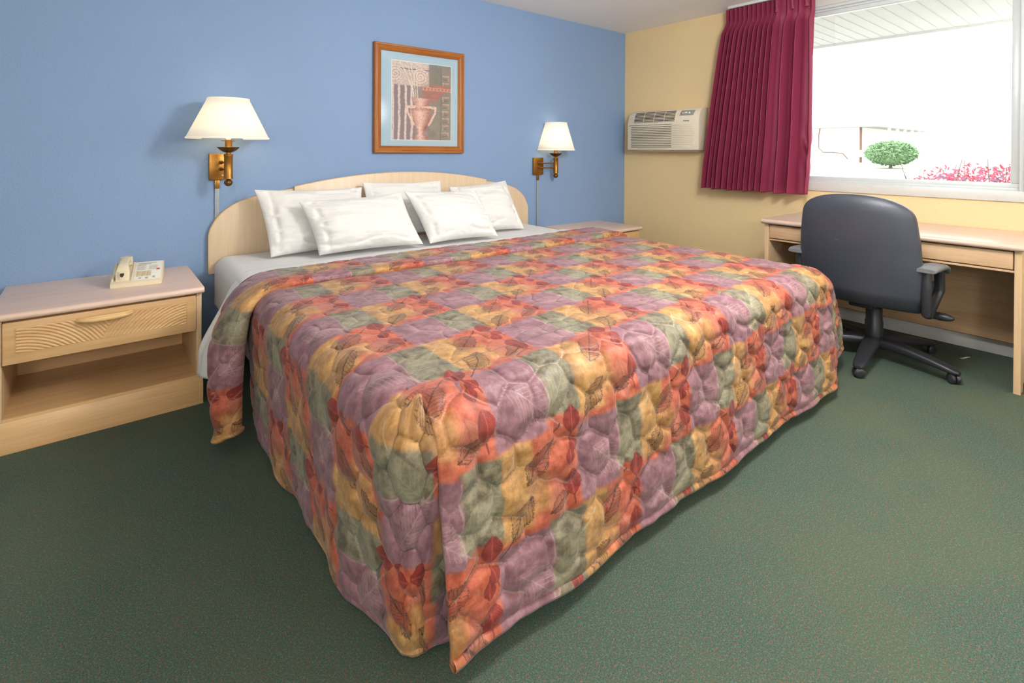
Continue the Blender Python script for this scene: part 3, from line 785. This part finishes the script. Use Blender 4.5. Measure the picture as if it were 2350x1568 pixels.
def artwork():
    nu, nv = 200, 270
    U, V = np.meshgrid(np.linspace(0, 1, nu), np.linspace(0, 1, nv), indexing='ij')   # v down
    L3 = lambda *c: np.array(lin(*c)[:3])
    n1 = fbm(U*9, V*12, 4); n2 = fbm(U*40, V*10, 3); n3 = fbm(U*10, V*45, 3)
    C = L3(104, 88, 92)*(1-n1[..., None]) + L3(150, 134, 140)*n1[..., None]
    def pnt(mask, col, k=1.0):
        nonlocal C
        mask = np.clip(mask, 0, 1)[..., None]*k; C = C*(1-mask)+col*mask
    wb = (n1-.45)*.03; u = U+wb; v = V+(n2-.45)*.02
    # right side panel with carved key-like relief (plain bars)
    pnt(sst(.60, .62, u), L3(120, 118, 112)*(.7+.6*n1[..., None]))
    pnt((np.abs(u-.82) < .006)*1., L3(86, 74, 70), .8)
    for k in range(9):
        zc = .14+k*.095
        if .24 < zc < .36: continue
        pnt(((np.abs(v-zc) < .009) & (np.abs(u-.91) < .065))*1., L3(206, 160, 136), .75)
        pnt(((np.abs(v-zc-.045) < .008) & (np.abs(u-.89) < .04))*1., L3(84, 76, 72), .7)
        pnt(((np.abs(u-(.86 if k % 2 else .965)) < .01) & (np.abs(v-zc-.03) < .03))*1., L3(196, 156, 136), .6)
    # rose arch band
    arch = np.hypot((u-1.02)*1.0, (v-.70)*.9)
    pnt(sst(.24, .23, v)*sst(.5, .55, u)*0, L3(0, 0, 0))
    pnt(((u > .5) & (v > .27) & (v < .5) & (arch > .33))*1.*sst(.62-.0, .45, v+.0*(u)), L3(158, 90, 88)*(.75+.55*n3[..., None]))
    pnt(((u > .5) & (np.abs(v-.325) < .022))*1., L3(214, 150, 128), .7)
    for k in range(8): pnt((np.hypot(u-.54-k*.062, (v-.325)*1.3) < .016)*1., L3(130, 70, 66), .8)
    # fluted column
    fl = np.sin(u*62+.5)
    pnt(sst(.40, .37, u)*sst(.27, .30, v), L3(120, 104, 112)+(L3(214, 196, 190)-L3(120, 104, 112))*sst(.1, .9, fl+n2-.4)[..., None])
    # capital with two scrolls
    pnt(sst(.62, .60, u)*sst(.31, .29, v)*sst(-.01, .0, v), L3(196, 178, 170)*(.7+.5*n1[..., None]))
    pnt(((v < .085) & (u < .6))*1., L3(208, 190, 180)*(.75+.45*n3[..., None])); pnt(((np.abs(v-.09) < .008) & (u < .62))*1., L3(110, 84, 84))
    for cx, cy in ((.05, .16), (.47, .18)):
        d = np.hypot(u-cx, (v-cy)*1.3); a = np.arctan2((v-cy)*1.3, u-cx)
        pnt(sst(.14, .132, d), L3(214, 194, 184)*(.85+.3*n1[..., None]))
        sp = np.abs(((d/.045 - a/(2*PI)) % 1)-.5)
        pnt(sst(.14, .13, d)*sst(.16, .06, sp), L3(146, 104, 98), .8)
    # grass stems
    for k, (ua, ub) in enumerate(((.36, .12), (.39, .30), (.36, .24), (.42, .40))):
        tt_ = np.clip((.46-v)/.46, 0, 1); uc = ua+(ub-ua)*tt_**1.5
        pnt(sst(.010, .005, np.abs(u-uc))*(v < .46), L3(222, 214, 196), .85)
    # urn
    vs = [.455, .50, .555, .57, .60, .70, .80, .87, .885, .93, .945, .99, 1.0]; ws = [.170, .135, .105, .115, .17, .155, .105, .055, .07, .055, .09, .105, .105]
    w = np.interp(v, vs, ws); dx = u-.485
    body = sst(.008, -.004, np.abs(dx)-w)*(v > .455)
    sh = np.clip(1-np.abs(dx+.02)/(w+1e-6), 0, 1)
    pnt(body, L3(158, 92, 86)+(L3(232, 190, 178)-L3(158, 92, 86))*(sh*.9+(n1-.45)*.6)[..., None])
    pnt(body*sst(.012, .006, np.abs(v-.572)), L3(224, 180, 164)); pnt(body*sst(.02, .012, np.abs(v-.60))*((u*60) % 1 > .5), L3(120, 60, 56), .7)
    for sgn in (-1, 1):
        seg = lambda ax, ay, bx, by: np.hypot(dx*sgn-ax-(bx-ax)*np.clip(((dx*sgn-ax)*(bx-ax)+(v-ay)*(by-ay))/((bx-ax)**2+(by-ay)**2), 0, 1), v-ay-(by-ay)*np.clip(((dx*sgn-ax)*(bx-ax)+(v-ay)*(by-ay))/((bx-ax)**2+(by-ay)**2), 0, 1))
        d = np.minimum(seg(.10, .57, .245, .575), np.minimum(seg(.245, .575, .235, .64), seg(.235, .64, .13, .80)))
        pnt(sst(.020, .012, d), L3(224, 186, 170))
    pnt(sst(.0, .12, n3-.62), L3(90, 70, 74), .4)
    ax0, ax1, az0, az1 = x0+.137, x1-.115, z0+.098, z1-.112
    P = np.stack([ax0+U*(ax1-ax0), np.full_like(U, -.0135), az1-V*(az1-az0)], -1)
    grid('print', P, M['art'], t, color=C)
    ol = B()
    obj('print_border', ringframe_xz(ax0-.003, ax1+.003, az0-.003, az1+.003, .003, -.0140, -.012), M['paper'], t)
def ringframe_xz(x0, x1, z0, z1, w, y0, y1):
    bm = B(); box(bm, x0, x1, y0, y1, z0, z0+w); box(bm, x0, x1, y0, y1, z1-w, z1); box(bm, x0, x0+w, y0, y1, z0+w, z1-w); box(bm, x1-w, x1, y0, y1, z0+w, z1-w)
    return bm
artwork()
obj('picture_glass', boxo(x0+.05, x1-.05, -.0195, -.0175, z0+.05, z1-.05), M['pglass'], t)

# ------------------------------------------------------------------ air conditioner
t = thing('air_conditioner', 'beige wall air conditioner between the room corner and the curtain', 'air conditioner', (0, -.545, 1.235))
ya, yb, zb, zt_ = -.155, -.932, 1.234, 1.615
front = [(-.150, 1.245), (-.150, 1.475)]; crv = [(-.150+.06*(1-math.cos(a)), 1.475+.128*math.sin(a)) for a in np.linspace(0, PI/2, 12)]
crv = [(-.150, 1.475), (-.1475, 1.505), (-.142, 1.53), (-.132, 1.56), (-.118, 1.587), (-.100, 1.606), (-.085, 1.614)]
pr = [(0, zb), (-.138, zb), (-.147, zb+.004), (-.150, zb+.012)] + crv + [(-.02, zt_+.003), (0, zt_+.003)]
obj('casing', prism(B(), pr, lambda x, z: (x, ya, z), lambda x, z: (x, yb, z), .006), M['acp'], t, ang=30)
def onfront(z): return np.interp(z, [1.2]+[p[1] for p in crv], [-.150]+[p[0] for p in crv])
bm = B()
for k in range(13):
    z = 1.262+k*.0158
    box(bm, -.1512, -.149, ya-.045, ya-.50, z, z+.0050)
obj('intake_slots', bm, M['dark'], t)
bm = B()
for k in range(14):
    z = 1.2535+k*.0158
    box(bm, -.153, -.149, ya-.502, ya-.725, z+.002, z+.0135, .0025, 2); box(bm, -.1522, -.149, ya-.045, ya-.50, z+.002, z+.0075, .001, 1)
obj('louvre_slats', bm, M['acp'], t)
obj('filter_door_gap', boxo(-.1508, -.148, ya-.02, ya-.505, 1.4725, 1.4765), M['dark'], t)
# outlet grille on the curved shoulder
bm = B(); zs = np.linspace(1.498, 1.598, 12); Y0, Y1 = ya-.075, ya-.535
P = np.array([[[onfront(z)-.0012, y, z+.0006] for z in zs] for y in (Y0, Y1)])
g = grid('outlet_recess', P, M['dark'], t)
bm = B()
for k in range(8):
    z = 1.502+k*.0138
    x = onfront(z); sl = math.atan2(onfront(z+.004)-x, .004)
    box(bm, x-.004, x+.003, Y0, Y1, z, z+.0058, .001, 1)
for f in (0, .25, .5, .75, 1):
    y = Y0+(Y1-Y0)*f
    tube(bm, [(onfront(z)-.003, y, z) for z in np.linspace(1.498, 1.602, 8)], .0022, 6)
obj('outlet_grille', bm, M['acp'], t)
P = np.array([[[onfront(z)-.0015, y-(z-1.55)*.25, z+.0006] for z in np.linspace(1.548, 1.596, 6)] for y in (ya-.575, ya-.715)])
ctl = grid('control_panel', P, M['print'], t)
bm = B()
for yy, r in ((ya-.605, .006), (ya-.672, .010)):
    z = 1.572; ell(bm, (onfront(z)-.004, yy, z), .005, r, r)
box(bm, onfront(1.575)-.004, onfront(1.575), ya-.622, ya-.650, 1.566, 1.582, .002)
obj('control_knobs', bm, M['paper'], ctl)
obj('control_marks', boxo(onfront(1.565)-.003, onfront(1.565), ya-.590, ya-.600, 1.560, 1.572), M['red'], ctl)
def text_part(name, body, size, loc, rot, mat, parent, shear=0):
    cu = bpy.data.curves.new(name, 'FONT'); cu.body = body; cu.size = size; cu.extrude = .0004; cu.shear = shear; cu.align_x = 'CENTER'; cu.offset = .0004
    o = bpy.data.objects.new(name, cu); COL.objects.link(o)
    dg = bpy.context.evaluated_depsgraph_get(); me = bpy.data.meshes.new_from_object(o.evaluated_get(dg)); bpy.data.objects.remove(o)
    me.transform(Matrix.Translation(Vector(loc)) @ rot)
    me.materials.clear()
    return finish(name, me, mat, parent, False, 180)
text_part('maker_lettering', 'Amana', .022, (onfront(1.497)-.0008, -.805, 1.494), Matrix.Rotation(-PI/2, 4, 'Z') @ Matrix.Rotation(PI/2, 4, 'X'), M['printd'], t, .3)
bm = B(); tube(bm, [(-.02, -.905, 1.24), (-.022, -.912, 1.21), (-.018, -.94, 1.18), (-.01, -.985, 1.165), (-.008, -1.06, 1.14), (-.008, -1.10, 1.0), (-.008, -1.10, .87)], .0045, 8)
obj('power_cord', bm, M['trim'], t)
obj('mounting_sleeve', boxo(-.10, 0, ya-.06, yb+.03, zb-.012, zb+.004), M['acp'], t)

# ------------------------------------------------------------------ curtain and its track
tk = boxo(-.150, -.105, -3.02, -1.19, 2.418, H, .003); tag(obj('curtain_track', tk, M['track']), 'white curtain track fixed to the ceiling above the window', 'curtain track')
def curtain():
    ns, nz = 760, 110
    sv = np.linspace(0, 1, ns); zv = np.linspace(2.414, .905, nz)
    Sg, Zg = np.meshgrid(sv, zv, indexing='ij')
    yl = np.interp(zv[::-1], [.9, 1.1, 1.6, 2.0, 2.25, 2.32, 2.42], [-.985, -1.00, -1.062, -1.12, -1.165, -1.182, -1.182])[::-1]
    yr = np.interp(zv[::-1], [.9, 1.1, 1.35, 2.42], [-1.838, -1.852, -1.862, -1.866])[::-1]
    Yb = yl[None]*(1-Sg)+yr[None]*Sg
    # fold phase: tight stacked pleats on the left, wider ones on the right
    ph = np.interp(sv, [0, .60, 1.0], [0, 11.0, 14.2])
    ph = ph[:, None] + .42*(fbm(Sg*7, Zg*.8, 2)-.4)*sst(2.34, 1.7, Zg)
    wv = np.cos(2*PI*ph)
    top = sst(2.20, 2.32, Zg)
    sharp = np.sign(wv)*np.abs(wv)**.8
    A = .047 + .010*sst(.55, .8, Sg) + .034*(vnoise(Sg*13, Zg*0)-.5)*sst(2.35, 2.1, Zg)
    A = A*(1-.45*top) + .006*sst(1.4, .9, Zg)
    pinch = 1-.35*np.exp(-((Zg-2.27)/.05)**2)
    Xg = -.128 - A*sharp*pinch - .010*np.cos(4*PI*ph+1)*(1-top)
    sk = .010*np.sin(2*PI*ph+.6)*(1-.4*top)
    # puckered fold at the lower right edge
    pk = np.exp(-((Sg-.93)/.05)**2)*np.exp(-((Zg-1.22)/.16)**2)
    Xg = Xg - .028*pk*np.sin((Zg*22+Sg*60))
    hem = .006*np.sin(Sg*40)*sst(1.0, .9, Zg)
    P = np.stack([np.minimum(Xg, -.04), Yb+sk, Zg+hem - .010*top*np.cos(2*PI*ph)*.4], -1)
    t = thing('curtain', 'burgundy pleated curtain drawn to the left of the window', 'curtain', (-.13, -1.45, .905))
    o = grid('drape', P, M['curtain'], t); md = o.modifiers.new('thickness', 'SOLIDIFY'); md.thickness = .003; md.offset = 0
    # pinch pleat tacks of the three open pleats
    for y in (-1.60, -1.715, -1.815):
        bm = B()
        for dy in (-.011, 0, .011):
            pts = [(-.165-.012*math.sin(PI*f), y+dy*(1-1.1*math.sin(PI*f*.9)), 2.414-.105*f) for f in np.linspace(0, 1, 9)]
            tube(bm, pts, .0085, 8)
        obj('pinch_pleat', bm, M['curtain'], t)
curtain()

# ------------------------------------------------------------------ desk
t = thing('desk', 'long pale maple desk with drawers below the window', 'desk', (-.34, -2.38, 0))
dx, yl_, yr_, zt2 = -.676, -1.725, -3.03, .758
bm = B(); r = .016; pr = [(-.002, zt2)] + [(dx+r-math.cos(a)*r, zt2-r+math.sin(a)*r) for a in np.linspace(PI/2, -PI/2, 9)] + [(-.002, zt2-2*r)]
prism(bm, pr, lambda x, z: (x, yr_, z), lambda x, z: (x, yl_, z), .004); obj('desktop', bm, M['lam_topy'], t)
for y in (yr_+.012, yl_-.012-.028):
    bm = B(); pr = [(-.645, 0), (-.645, .727), (-.016, .727), (-.016, 0), (-.09, 0), (-.10, .035), (-.56, .035), (-.575, 0)]
    prism(bm, pr, lambda x, z: (x, y, z), lambda x, z: (x, y+.028, z), .002); obj('leg_panel', bm, M['lamz'], t)
ym = (yl_+yr_)/2
for (a, b_) in ((yr_+.045, ym-.004), (ym+.004, yl_-.045)):
    dr = obj('drawer', boxo(-.640, -.25, a, b_, .628, .717, .003), M['lamy'], t)
obj('drawer_rail', boxo(-.632, -.03, yr_+.04, yl_-.04, .610, .622, .002), M['lamy'], t)
obj('modesty_panel', boxo(-.062, -.044, yr_+.04, yl_-.04, .10, .727), M['lamy'], t)

# ------------------------------------------------------------------ office chair (local axes: +x forward)
ch = thing('office_chair', 'black vinyl swivel office chair at the desk, seen from behind', 'chair', (-.655, -2.392, 0), math.radians(-4))
def cpart(name, bm, mat, ang=50): return obj(name, bm, mat, ch, local=True, ang=ang)
def back_shell():
    n, m = 56, 64
    rings = []
    z0, z1 = .362, .988
    def width(f): return np.interp(f, [0, .12, .35, .6, .8, 1], [.292, .300, .306, .299, .284, .262])
    a = np.linspace(0, 2*PI, m, endpoint=False)
    P = []
    # stacked horizontal outlines; superellipse plan closed at top and bottom
    fs = np.concatenate([[0, .004, .015, .035], np.linspace(.07, .93, n), [.955, .975, .988, .996, 1.0]])
    for f in fs:
        z = z0+(z1-z0)*f; w = width(f)
        up = (1-np.clip((f-.80)/.20, 0, 1)**2.6)**(1/2.2); lo = (1-np.clip((.06-f)/.06, 0, 1)**2.2)**(1/2.6)
        w = w*(up if f > .8 else 1)*(.90+.10*lo if f < .06 else 1)
        thick = .052*min(1, (up+.02))*max(lo, .05)
        xc = -.262 - .075*f + .05*(f-.35)**2*1.2 + .03*sst(.15, 0, np.array(f))
        ring = []
        for k in a:
            cy = np.sign(math.cos(k))*abs(math.cos(k))**.75*w; cx = np.sign(math.sin(k))*abs(math.sin(k))**.6*thick
            ring.append((xc + cx + .55*cy*cy, cy, z))
        rings.append(ring)
    bm = B(); ring_loft(bm, rings); return bm
cpart('backrest', back_shell(), M['vinylblk'], 180)
def cushion():
    rings = []
    for z, k in ((.375, .80), (.385, .93), (.41, 1.0), (.45, 1.0), (.475, .95), (.487, .82), (.49, .5), (.49, .05)):
        rings.append([(.02+np.sign(math.cos(a))*abs(math.cos(a))**.55*.265*k, np.sign(math.sin(a))*abs(math.sin(a))**.55*.262*k, z) for a in np.linspace(0, 2*PI, 48, endpoint=False)])
    return ring_loft(B(), rings)
cpart('seat', cushion(), M['vinylblk'], 180)
for sgn in (1, -1):
    y = .325*sgn
    bm = B(); pts = [(-.275, y, .612), (-.25, y, .618), (-.16, y, .619), (-.08, y, .614), (-.03, y, .600), (.005, y, .572)]
    rings = []
    for i, p in enumerate(pts):
        w = (.045, .05, .05, .046, .040, .028)[i]; h = (.010, .015, .016, .015, .013, .008)[i]
        rings.append([(p[0], p[1]+np.sign(math.cos(a))*abs(math.cos(a))**.6*w, p[2]+np.sign(math.sin(a))*abs(math.sin(a))**.7*h) for a in np.linspace(0, 2*PI, 20, endpoint=False)])
    ring_loft(bm, rings)
    arm = cpart('armrest', bm, M['blackm'])
    bm = B(); y2 = .318*sgn
    tube(bm, [(-.225, y2, .612), (-.235, y2, .56), (-.235, y2, .45), (-.225, y2, .375), (-.19, y2*.98, .362), (-.10, y2*.97, .405), (-.045, y2*.97, .440), (-.03, y2, .475), (-.035, y2, .56), (-.05, y2, .605)], .024, 12, True, .75)
    tube(bm, [(-.08, y2*.97, .395), (-.08, y2*.6, .372)], .016, 10)
    obj('arm_loop', bm, M['black'], arm, local=True)
bm = B(); box(bm, -.13, .13, -.10, .10, .345, .378, .008); box(bm, -.20, -.10, -.06, .06, .33, .37, .008); cpart('mechanism', bm, M['black'])
bm = B(); lathe(bm, [(.045, .10), (.046, .22), (.042, .226), (.042, .30), (.036, .305), (.030, .35)], n=32); cpart('column', bm, M['black'])
bm = B(); tube(bm, [(-.02, -.10, .355), (-.04, -.24, .350), (-.05, -.30, .345)], .006, 8)
ell(bm, (-.045, -.325, .338), .024, .062, .022); cpart('height_lever', bm, M['black'])
bm = B(); lathe(bm, [(.05, .075), (.06, .085), (.062, .115), (.05, .128), (.046, .13)], n=32); hub = cpart('hub', bm, M['black'])
for k in range(5):
    a = math.radians(-98+72*k); d = Vector((math.cos(a), math.sin(a), 0)); sd_ = Vector((-d.y, d.x, 0))
    rings = []
    for f, w, zt3, h in ((.03, .044, .135, .065), (.11, .042, .132, .060), (.20, .038, .120, .050), (.29, .034, .103, .042), (.365, .032, .087, .036), (.402, .026, .076, .026), (.418, .014, .068, .014)):
        rings.append([tuple(d*f + sd_*np.sign(math.cos(q_))*abs(math.cos(q_))**.7*w + Vector((0, 0, zt3-h/2+np.sign(math.sin(q_))*abs(math.sin(q_))**.7*h/2))) for q_ in np.linspace(0, 2*PI, 16, endpoint=False)])
    lg = cpart('leg', ring_loft(B(), rings), M['black'])
    ca = a+.9+k*.7; cd_ = Vector((math.cos(ca), math.sin(ca), 0)); c0 = d*.392
    bm = B(); tube(bm, [tuple(c0+Vector((0, 0, .03))), tuple(c0+Vector((0, 0, .075)))], .008, 8)
    for q_ in (-1, 1):
        ctr = c0+cd_*(.014*q_)+Vector((0, 0, .0275))
        pts = [tuple(ctr+cd_*(.012*g_*q_)) for g_ in (-.9, -.5, .4, .8, 1.0)]
        tube(bm, pts, [.024, .0275, .0275, .023, .012], 20)
    obj('caster', bm, M['black'], lg, local=True)

# ------------------------------------------------------------------ telephone
ph = thing('telephone', 'cream desk telephone with handset on the left nightstand', 'telephone', (-4.10, -.28, .562), math.radians(-8))
def phpart(name, bm, mat, parent=ph, ang=35): return obj(name, bm, mat, parent, local=True, ang=ang)
def zf(y): return .020+(y+.085)*.38           # sloping top: y from -.085 (front) to .085 (back)
pr = [(-.088, 0), (-.088, .016), (-.082, .021), (.080, zf(.080)), (.088, zf(.080)-.004), (.088, 0)]
phpart('phone_body', prism(B(), pr, lambda y, z: (-.102, y, z), lambda y, z: (.102, y, z), .004, 3), M['beige'])
def slope_box(bm, x0, x1, y0, y1, h0, h1, bev=0):
    b2 = B(); box(b2, x0, x1, y0, y1, h0, h1, bev)
    for v in b2.verts: v.co.z += zf(v.co.y)
    me_ = bpy.data.meshes.new('tmp'); b2.to_mesh(me_); b2.free(); bm.from_mesh(me_); bpy.data.meshes.remove(me_); return bm
fp = phpart('faceplate', slope_box(B(), -.014, .094, -.072, .076, -.001, .0012, .0005), M['paper'])
bm = B()
for k in range(3): slope_box(bm, -.005+.0*k, .070-.02*k, .062-.008*k, .065-.008*k, .001, .0016)
for k in range(5):
    slope_box(bm, -.006, .030-.006*(k % 2), .036-.007*k, .038-.007*k, .001, .0016); slope_box(bm, .042, .082-.007*((k+1) % 2), .036-.007*k, .038-.007*k, .001, .0016)
phpart('printed_lines', bm, M['print'], fp)
for iy in range(4):
    for ix in range(3):
        phpart('key', slope_box(B(), -.004+ix*.0205, .0125+ix*.0205, -.018-iy*.0105+.002, -.0105-iy*.0105+.002, .001, .0045, .001), M['beiged'], fp)
bm = B()
for x, y in ((.005, -.062), (.032, -.060), (.032, -.068), (.060, -.056), (.060, -.064)): slope_box(bm, x, x+.012, y, y+.003, .001, .0017)
phpart('printed_words', bm, M['printd'], fp)
phpart('message_light', slope_box(B(), .074, .088, .0, .006, .001, .005, .001), M['red'], fp)
bm = B(); slope_box(bm, -.098, -.088, -.07, .08, -.002, .010, .003); slope_box(bm, -.024, -.017, -.075, .08, -.002, .004, .002); phpart('cradle', bm, M['beige'])
hx = -.055
pts = [(-.072, .014), (-.066, .042), (-.045, .062), (-.02, .068), (.03, .068), (.055, .066), (.075, .056), (.084, .034)]
bm = B(); rings = []
for i, (y, z) in enumerate(pts):
    w = (.026, .028, .023, .020, .020, .023, .028, .026)[i]; h = (.010, .020, .018, .013, .013, .017, .020, .012)[i]
    zz = z + zf(y)*.45 + .004
    rings.append([(hx+np.sign(math.cos(a))*abs(math.cos(a))**.5*w, y, zz+np.sign(math.sin(a))*abs(math.sin(a))**.6*h) for a in np.linspace(0, 2*PI, 24, endpoint=False)])
ring_loft(bm, rings)
for y in (-.055, .066):
    ring_loft(bm, [[(hx+math.cos(a)*.027, y+math.sin(a)*.022, zf(y)+zz) for a in np.linspace(0, 2*PI, 24, endpoint=False)] for zz in (.000, .040)])
hs = phpart('handset', bm, M['beige'], ang=45)
bm = B(); shld = [(-.007, .006), (.007, .006), (.007, -.001), (0, -.008), (-.007, -.001)]
prism(bm, shld, lambda x, z: (hx+x, -.093, zf(-.07)+.030+z), lambda x, z: (hx+x, -.070, zf(-.07)+.034+z)); phpart('handset_emblem', bm, M['dark'], hs)

# scrap of paper on the carpet
bm = B(); ring_loft(bm, [[(-.25+x, -2.74+y*.5+w*.01, .004+.003*math.sin(x*90)) for w in (-.5, .5)] for x, y in ((-.03, .03), (-.01, .012), (.01, -.012), (.03, -.03))], False, False)
o = obj('paper_scrap', bm, M['paper']); tag(o, 'small white scrap lying on the carpet under the desk', 'litter'); md = o.modifiers.new('thickness', 'SOLIDIFY'); md.thickness = .0015

# ------------------------------------------------------------------ unseen lamps added as fill for the room
for x, y, zl, wh in ((-5.05, -4.7, 1.46, 'by the left wall'), (-2.3, -5.2, 1.46, 'by the wall opposite the bed'), (-.75, -4.6, 1.59, 'beyond the desk near the window wall')):
    t = thing('fill_lamp_stand', 'added brass fill lamp, out of view, standing ' + wh, 'lamp', (x, y, 0))
    bm = B(); lathe(bm, [(.14, 0), (.14, .012), (.05, .03), (.012, .05)], (x, y, 0)); obj('base', bm, M['brass'], t)
    bm = B(); tube(bm, [(x, y, .04), (x, y, zl)], .011, 12); obj('pole', bm, M['brass'], t)
    bm = B(); lathe(bm, [(.012, zl-.02), (.05, zl), (.055, zl+.02), (.02, zl+.025)], (x, y, 0)); obj('socket', bm, M['brass'], t)

t = thing('fill_pendant', 'added fill pendant hanging out of view above the foot of the bed', 'lamp', (-2.2, -2.7, H))  # unseen pendant added to carry the overhead fill
bm = B(); lathe(bm, [(.06, -.001), (.06, -.015), (.02, -.03)], (-2.2, -2.7, H)); obj('canopy', bm, M['track'], t)
bm = B(); tube(bm, [(-2.2, -2.7, H-.02), (-2.2, -2.7, 2.17)], .006, 8); obj('rod', bm, M['brass'], t)

# ------------------------------------------------------------------ outside the window
def outdoor(name, rgb, var=.15, scale=20): return simple(name, rgb, .9, var=var, scale=scale, spec=.1)
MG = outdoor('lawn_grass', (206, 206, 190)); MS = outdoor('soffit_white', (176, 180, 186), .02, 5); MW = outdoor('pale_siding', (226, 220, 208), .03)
MB = outdoor('bush_green', (120, 150, 108), .3, 6); MR = outdoor('red_blossom', (220, 92, 110), .2, 30); MR2 = outdoor('leaf_mauve', (140, 110, 130), .2, 30); MRF = outdoor('roof_shingle', (150, 154, 156), .1)
MT = outdoor('twig_bark', (110, 96, 84)); MD = outdoor('downspout_brown', (120, 92, 80))
bm = B(); vs = [bm.verts.new(v) for v in ((.16, -30, -.3), (60, -30, 2.4), (60, 40, 2.4), (.16, 40, -.3))]; bm.faces.new(vs)
for v in vs: pass
struct('ground', bm, MG)
# eave soffit with panel ribs running away from the wall
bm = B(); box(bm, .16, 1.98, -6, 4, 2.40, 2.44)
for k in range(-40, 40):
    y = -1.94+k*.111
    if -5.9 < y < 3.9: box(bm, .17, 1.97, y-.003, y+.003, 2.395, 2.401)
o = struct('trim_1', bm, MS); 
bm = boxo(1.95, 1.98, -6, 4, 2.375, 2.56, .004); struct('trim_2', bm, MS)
bl = thing('building', 'long pale single storey building far across the lawn', 'building', (26, 5.5, .85))
obj('wall', boxo(22, 29.5, 4.53, 10.5, .3, 2.50), MW, bl)
bm = B(); vs = [(21.6, 3.9, 2.42), (72, 3.9, 2.42), (72, 7.5, 3.15), (21.6, 7.5, 3.15)]
prism(bm, [(3.75, 2.36), (3.75, 2.44), (7.5, 2.78), (11.2, 2.44), (11.2, 2.36)], lambda y, z: (21.6, y, z), lambda y, z: (30, y, z)); obj('roof', bm, MRF, bl)
bm = B(); tube(bm, [(21.95, 4.5, .8), (21.95, 4.5, 2.4)], .05, 8); obj('downspout', bm, MD, bl)
for k in range(6): obj('porch_post', boxo(23.4+k*1.2, 23.5+k*1.2, 3.8, 3.9, .5+k*.05, 2.4), MW, bl)
obj('wall_air_conditioner', boxo(21.6, 22, 4.15, 4.5, 1.05, 1.35), MW, bl)
bm = B(); tube(bm, [(21.95, 6.15, 2.35), (21.95, 6.2, 2.0), (21.95, 6.2, 1.45), (21.95, 6.0, 1.25), (21.95, 5.6, 1.25), (21.95, 5.2, 1.2), (21.95, 5.0, .95)], .02, 6); obj('cable', bm, MD, bl)
def leaves(c, rad, n, size, seed, flat=1):
    rg = np.random.RandomState(seed); bm = B()
    for _ in range(n):
        d = rg.normal(size=3); d /= np.linalg.norm(d); k = rg.uniform(.55, 1.0)
        p = Vector((c[0]+d[0]*rad[0]*k, c[1]+d[1]*rad[1]*k, c[2]+d[2]*rad[2]*k))
        a = Vector(rg.normal(size=3)).normalized(); b_ = a.orthogonal().normalized(); s_ = size*rg.uniform(.6, 1.2)
        vs = [bm.verts.new(p+a*s_), bm.verts.new(p+b_*s_*.5), bm.verts.new(p-a*s_), bm.verts.new(p-b_*s_*.5)]; bm.faces.new(vs)
    return bm
g = thing('green_bush', 'round green bush beside the far building', 'bush', (20.4, 3.0, .62))
obj('foliage', leaves((20.4, 3.0, 1.22), (.85, .9, .50), 5000, .07, 1), MB, g); bm = B(); ell(bm, (20.4, 3.0, 1.15), .68, .72, .40); obj('inner_foliage', bm, MB, g)
bm = B(); tube(bm, [(20.4, 3.0, .55), (20.4, 3.0, 1.1)], .06, 8); obj('stem', bm, MT, g)
g = thing('red_bush', 'red flowering bush just outside the window', 'bush', (3.2, -2.2, -.16))
rg = np.random.RandomState(4); bm = B(); b2 = B()
obj('blossom', leaves((3.2, -2.35, .78), (.55, .78, .34), 1500, .030, 2), MR, g)
obj('foliage', leaves((3.2, -2.35, .72), (.55, .78, .36), 1300, .032, 3), MR2, g)
bm = B()
for k in range(14):
    y = -1.65-k*.1; tube(bm, [(3.2, -2.3, -.2), (3.2+rg.uniform(-.3, .3), y, .55), (3.2+rg.uniform(-.35, .35), y+rg.uniform(-.1, .1), 1.05+rg.uniform(-.08, .12))], [.012, .006, .003], 6)
obj('twigs', bm, MT, g)
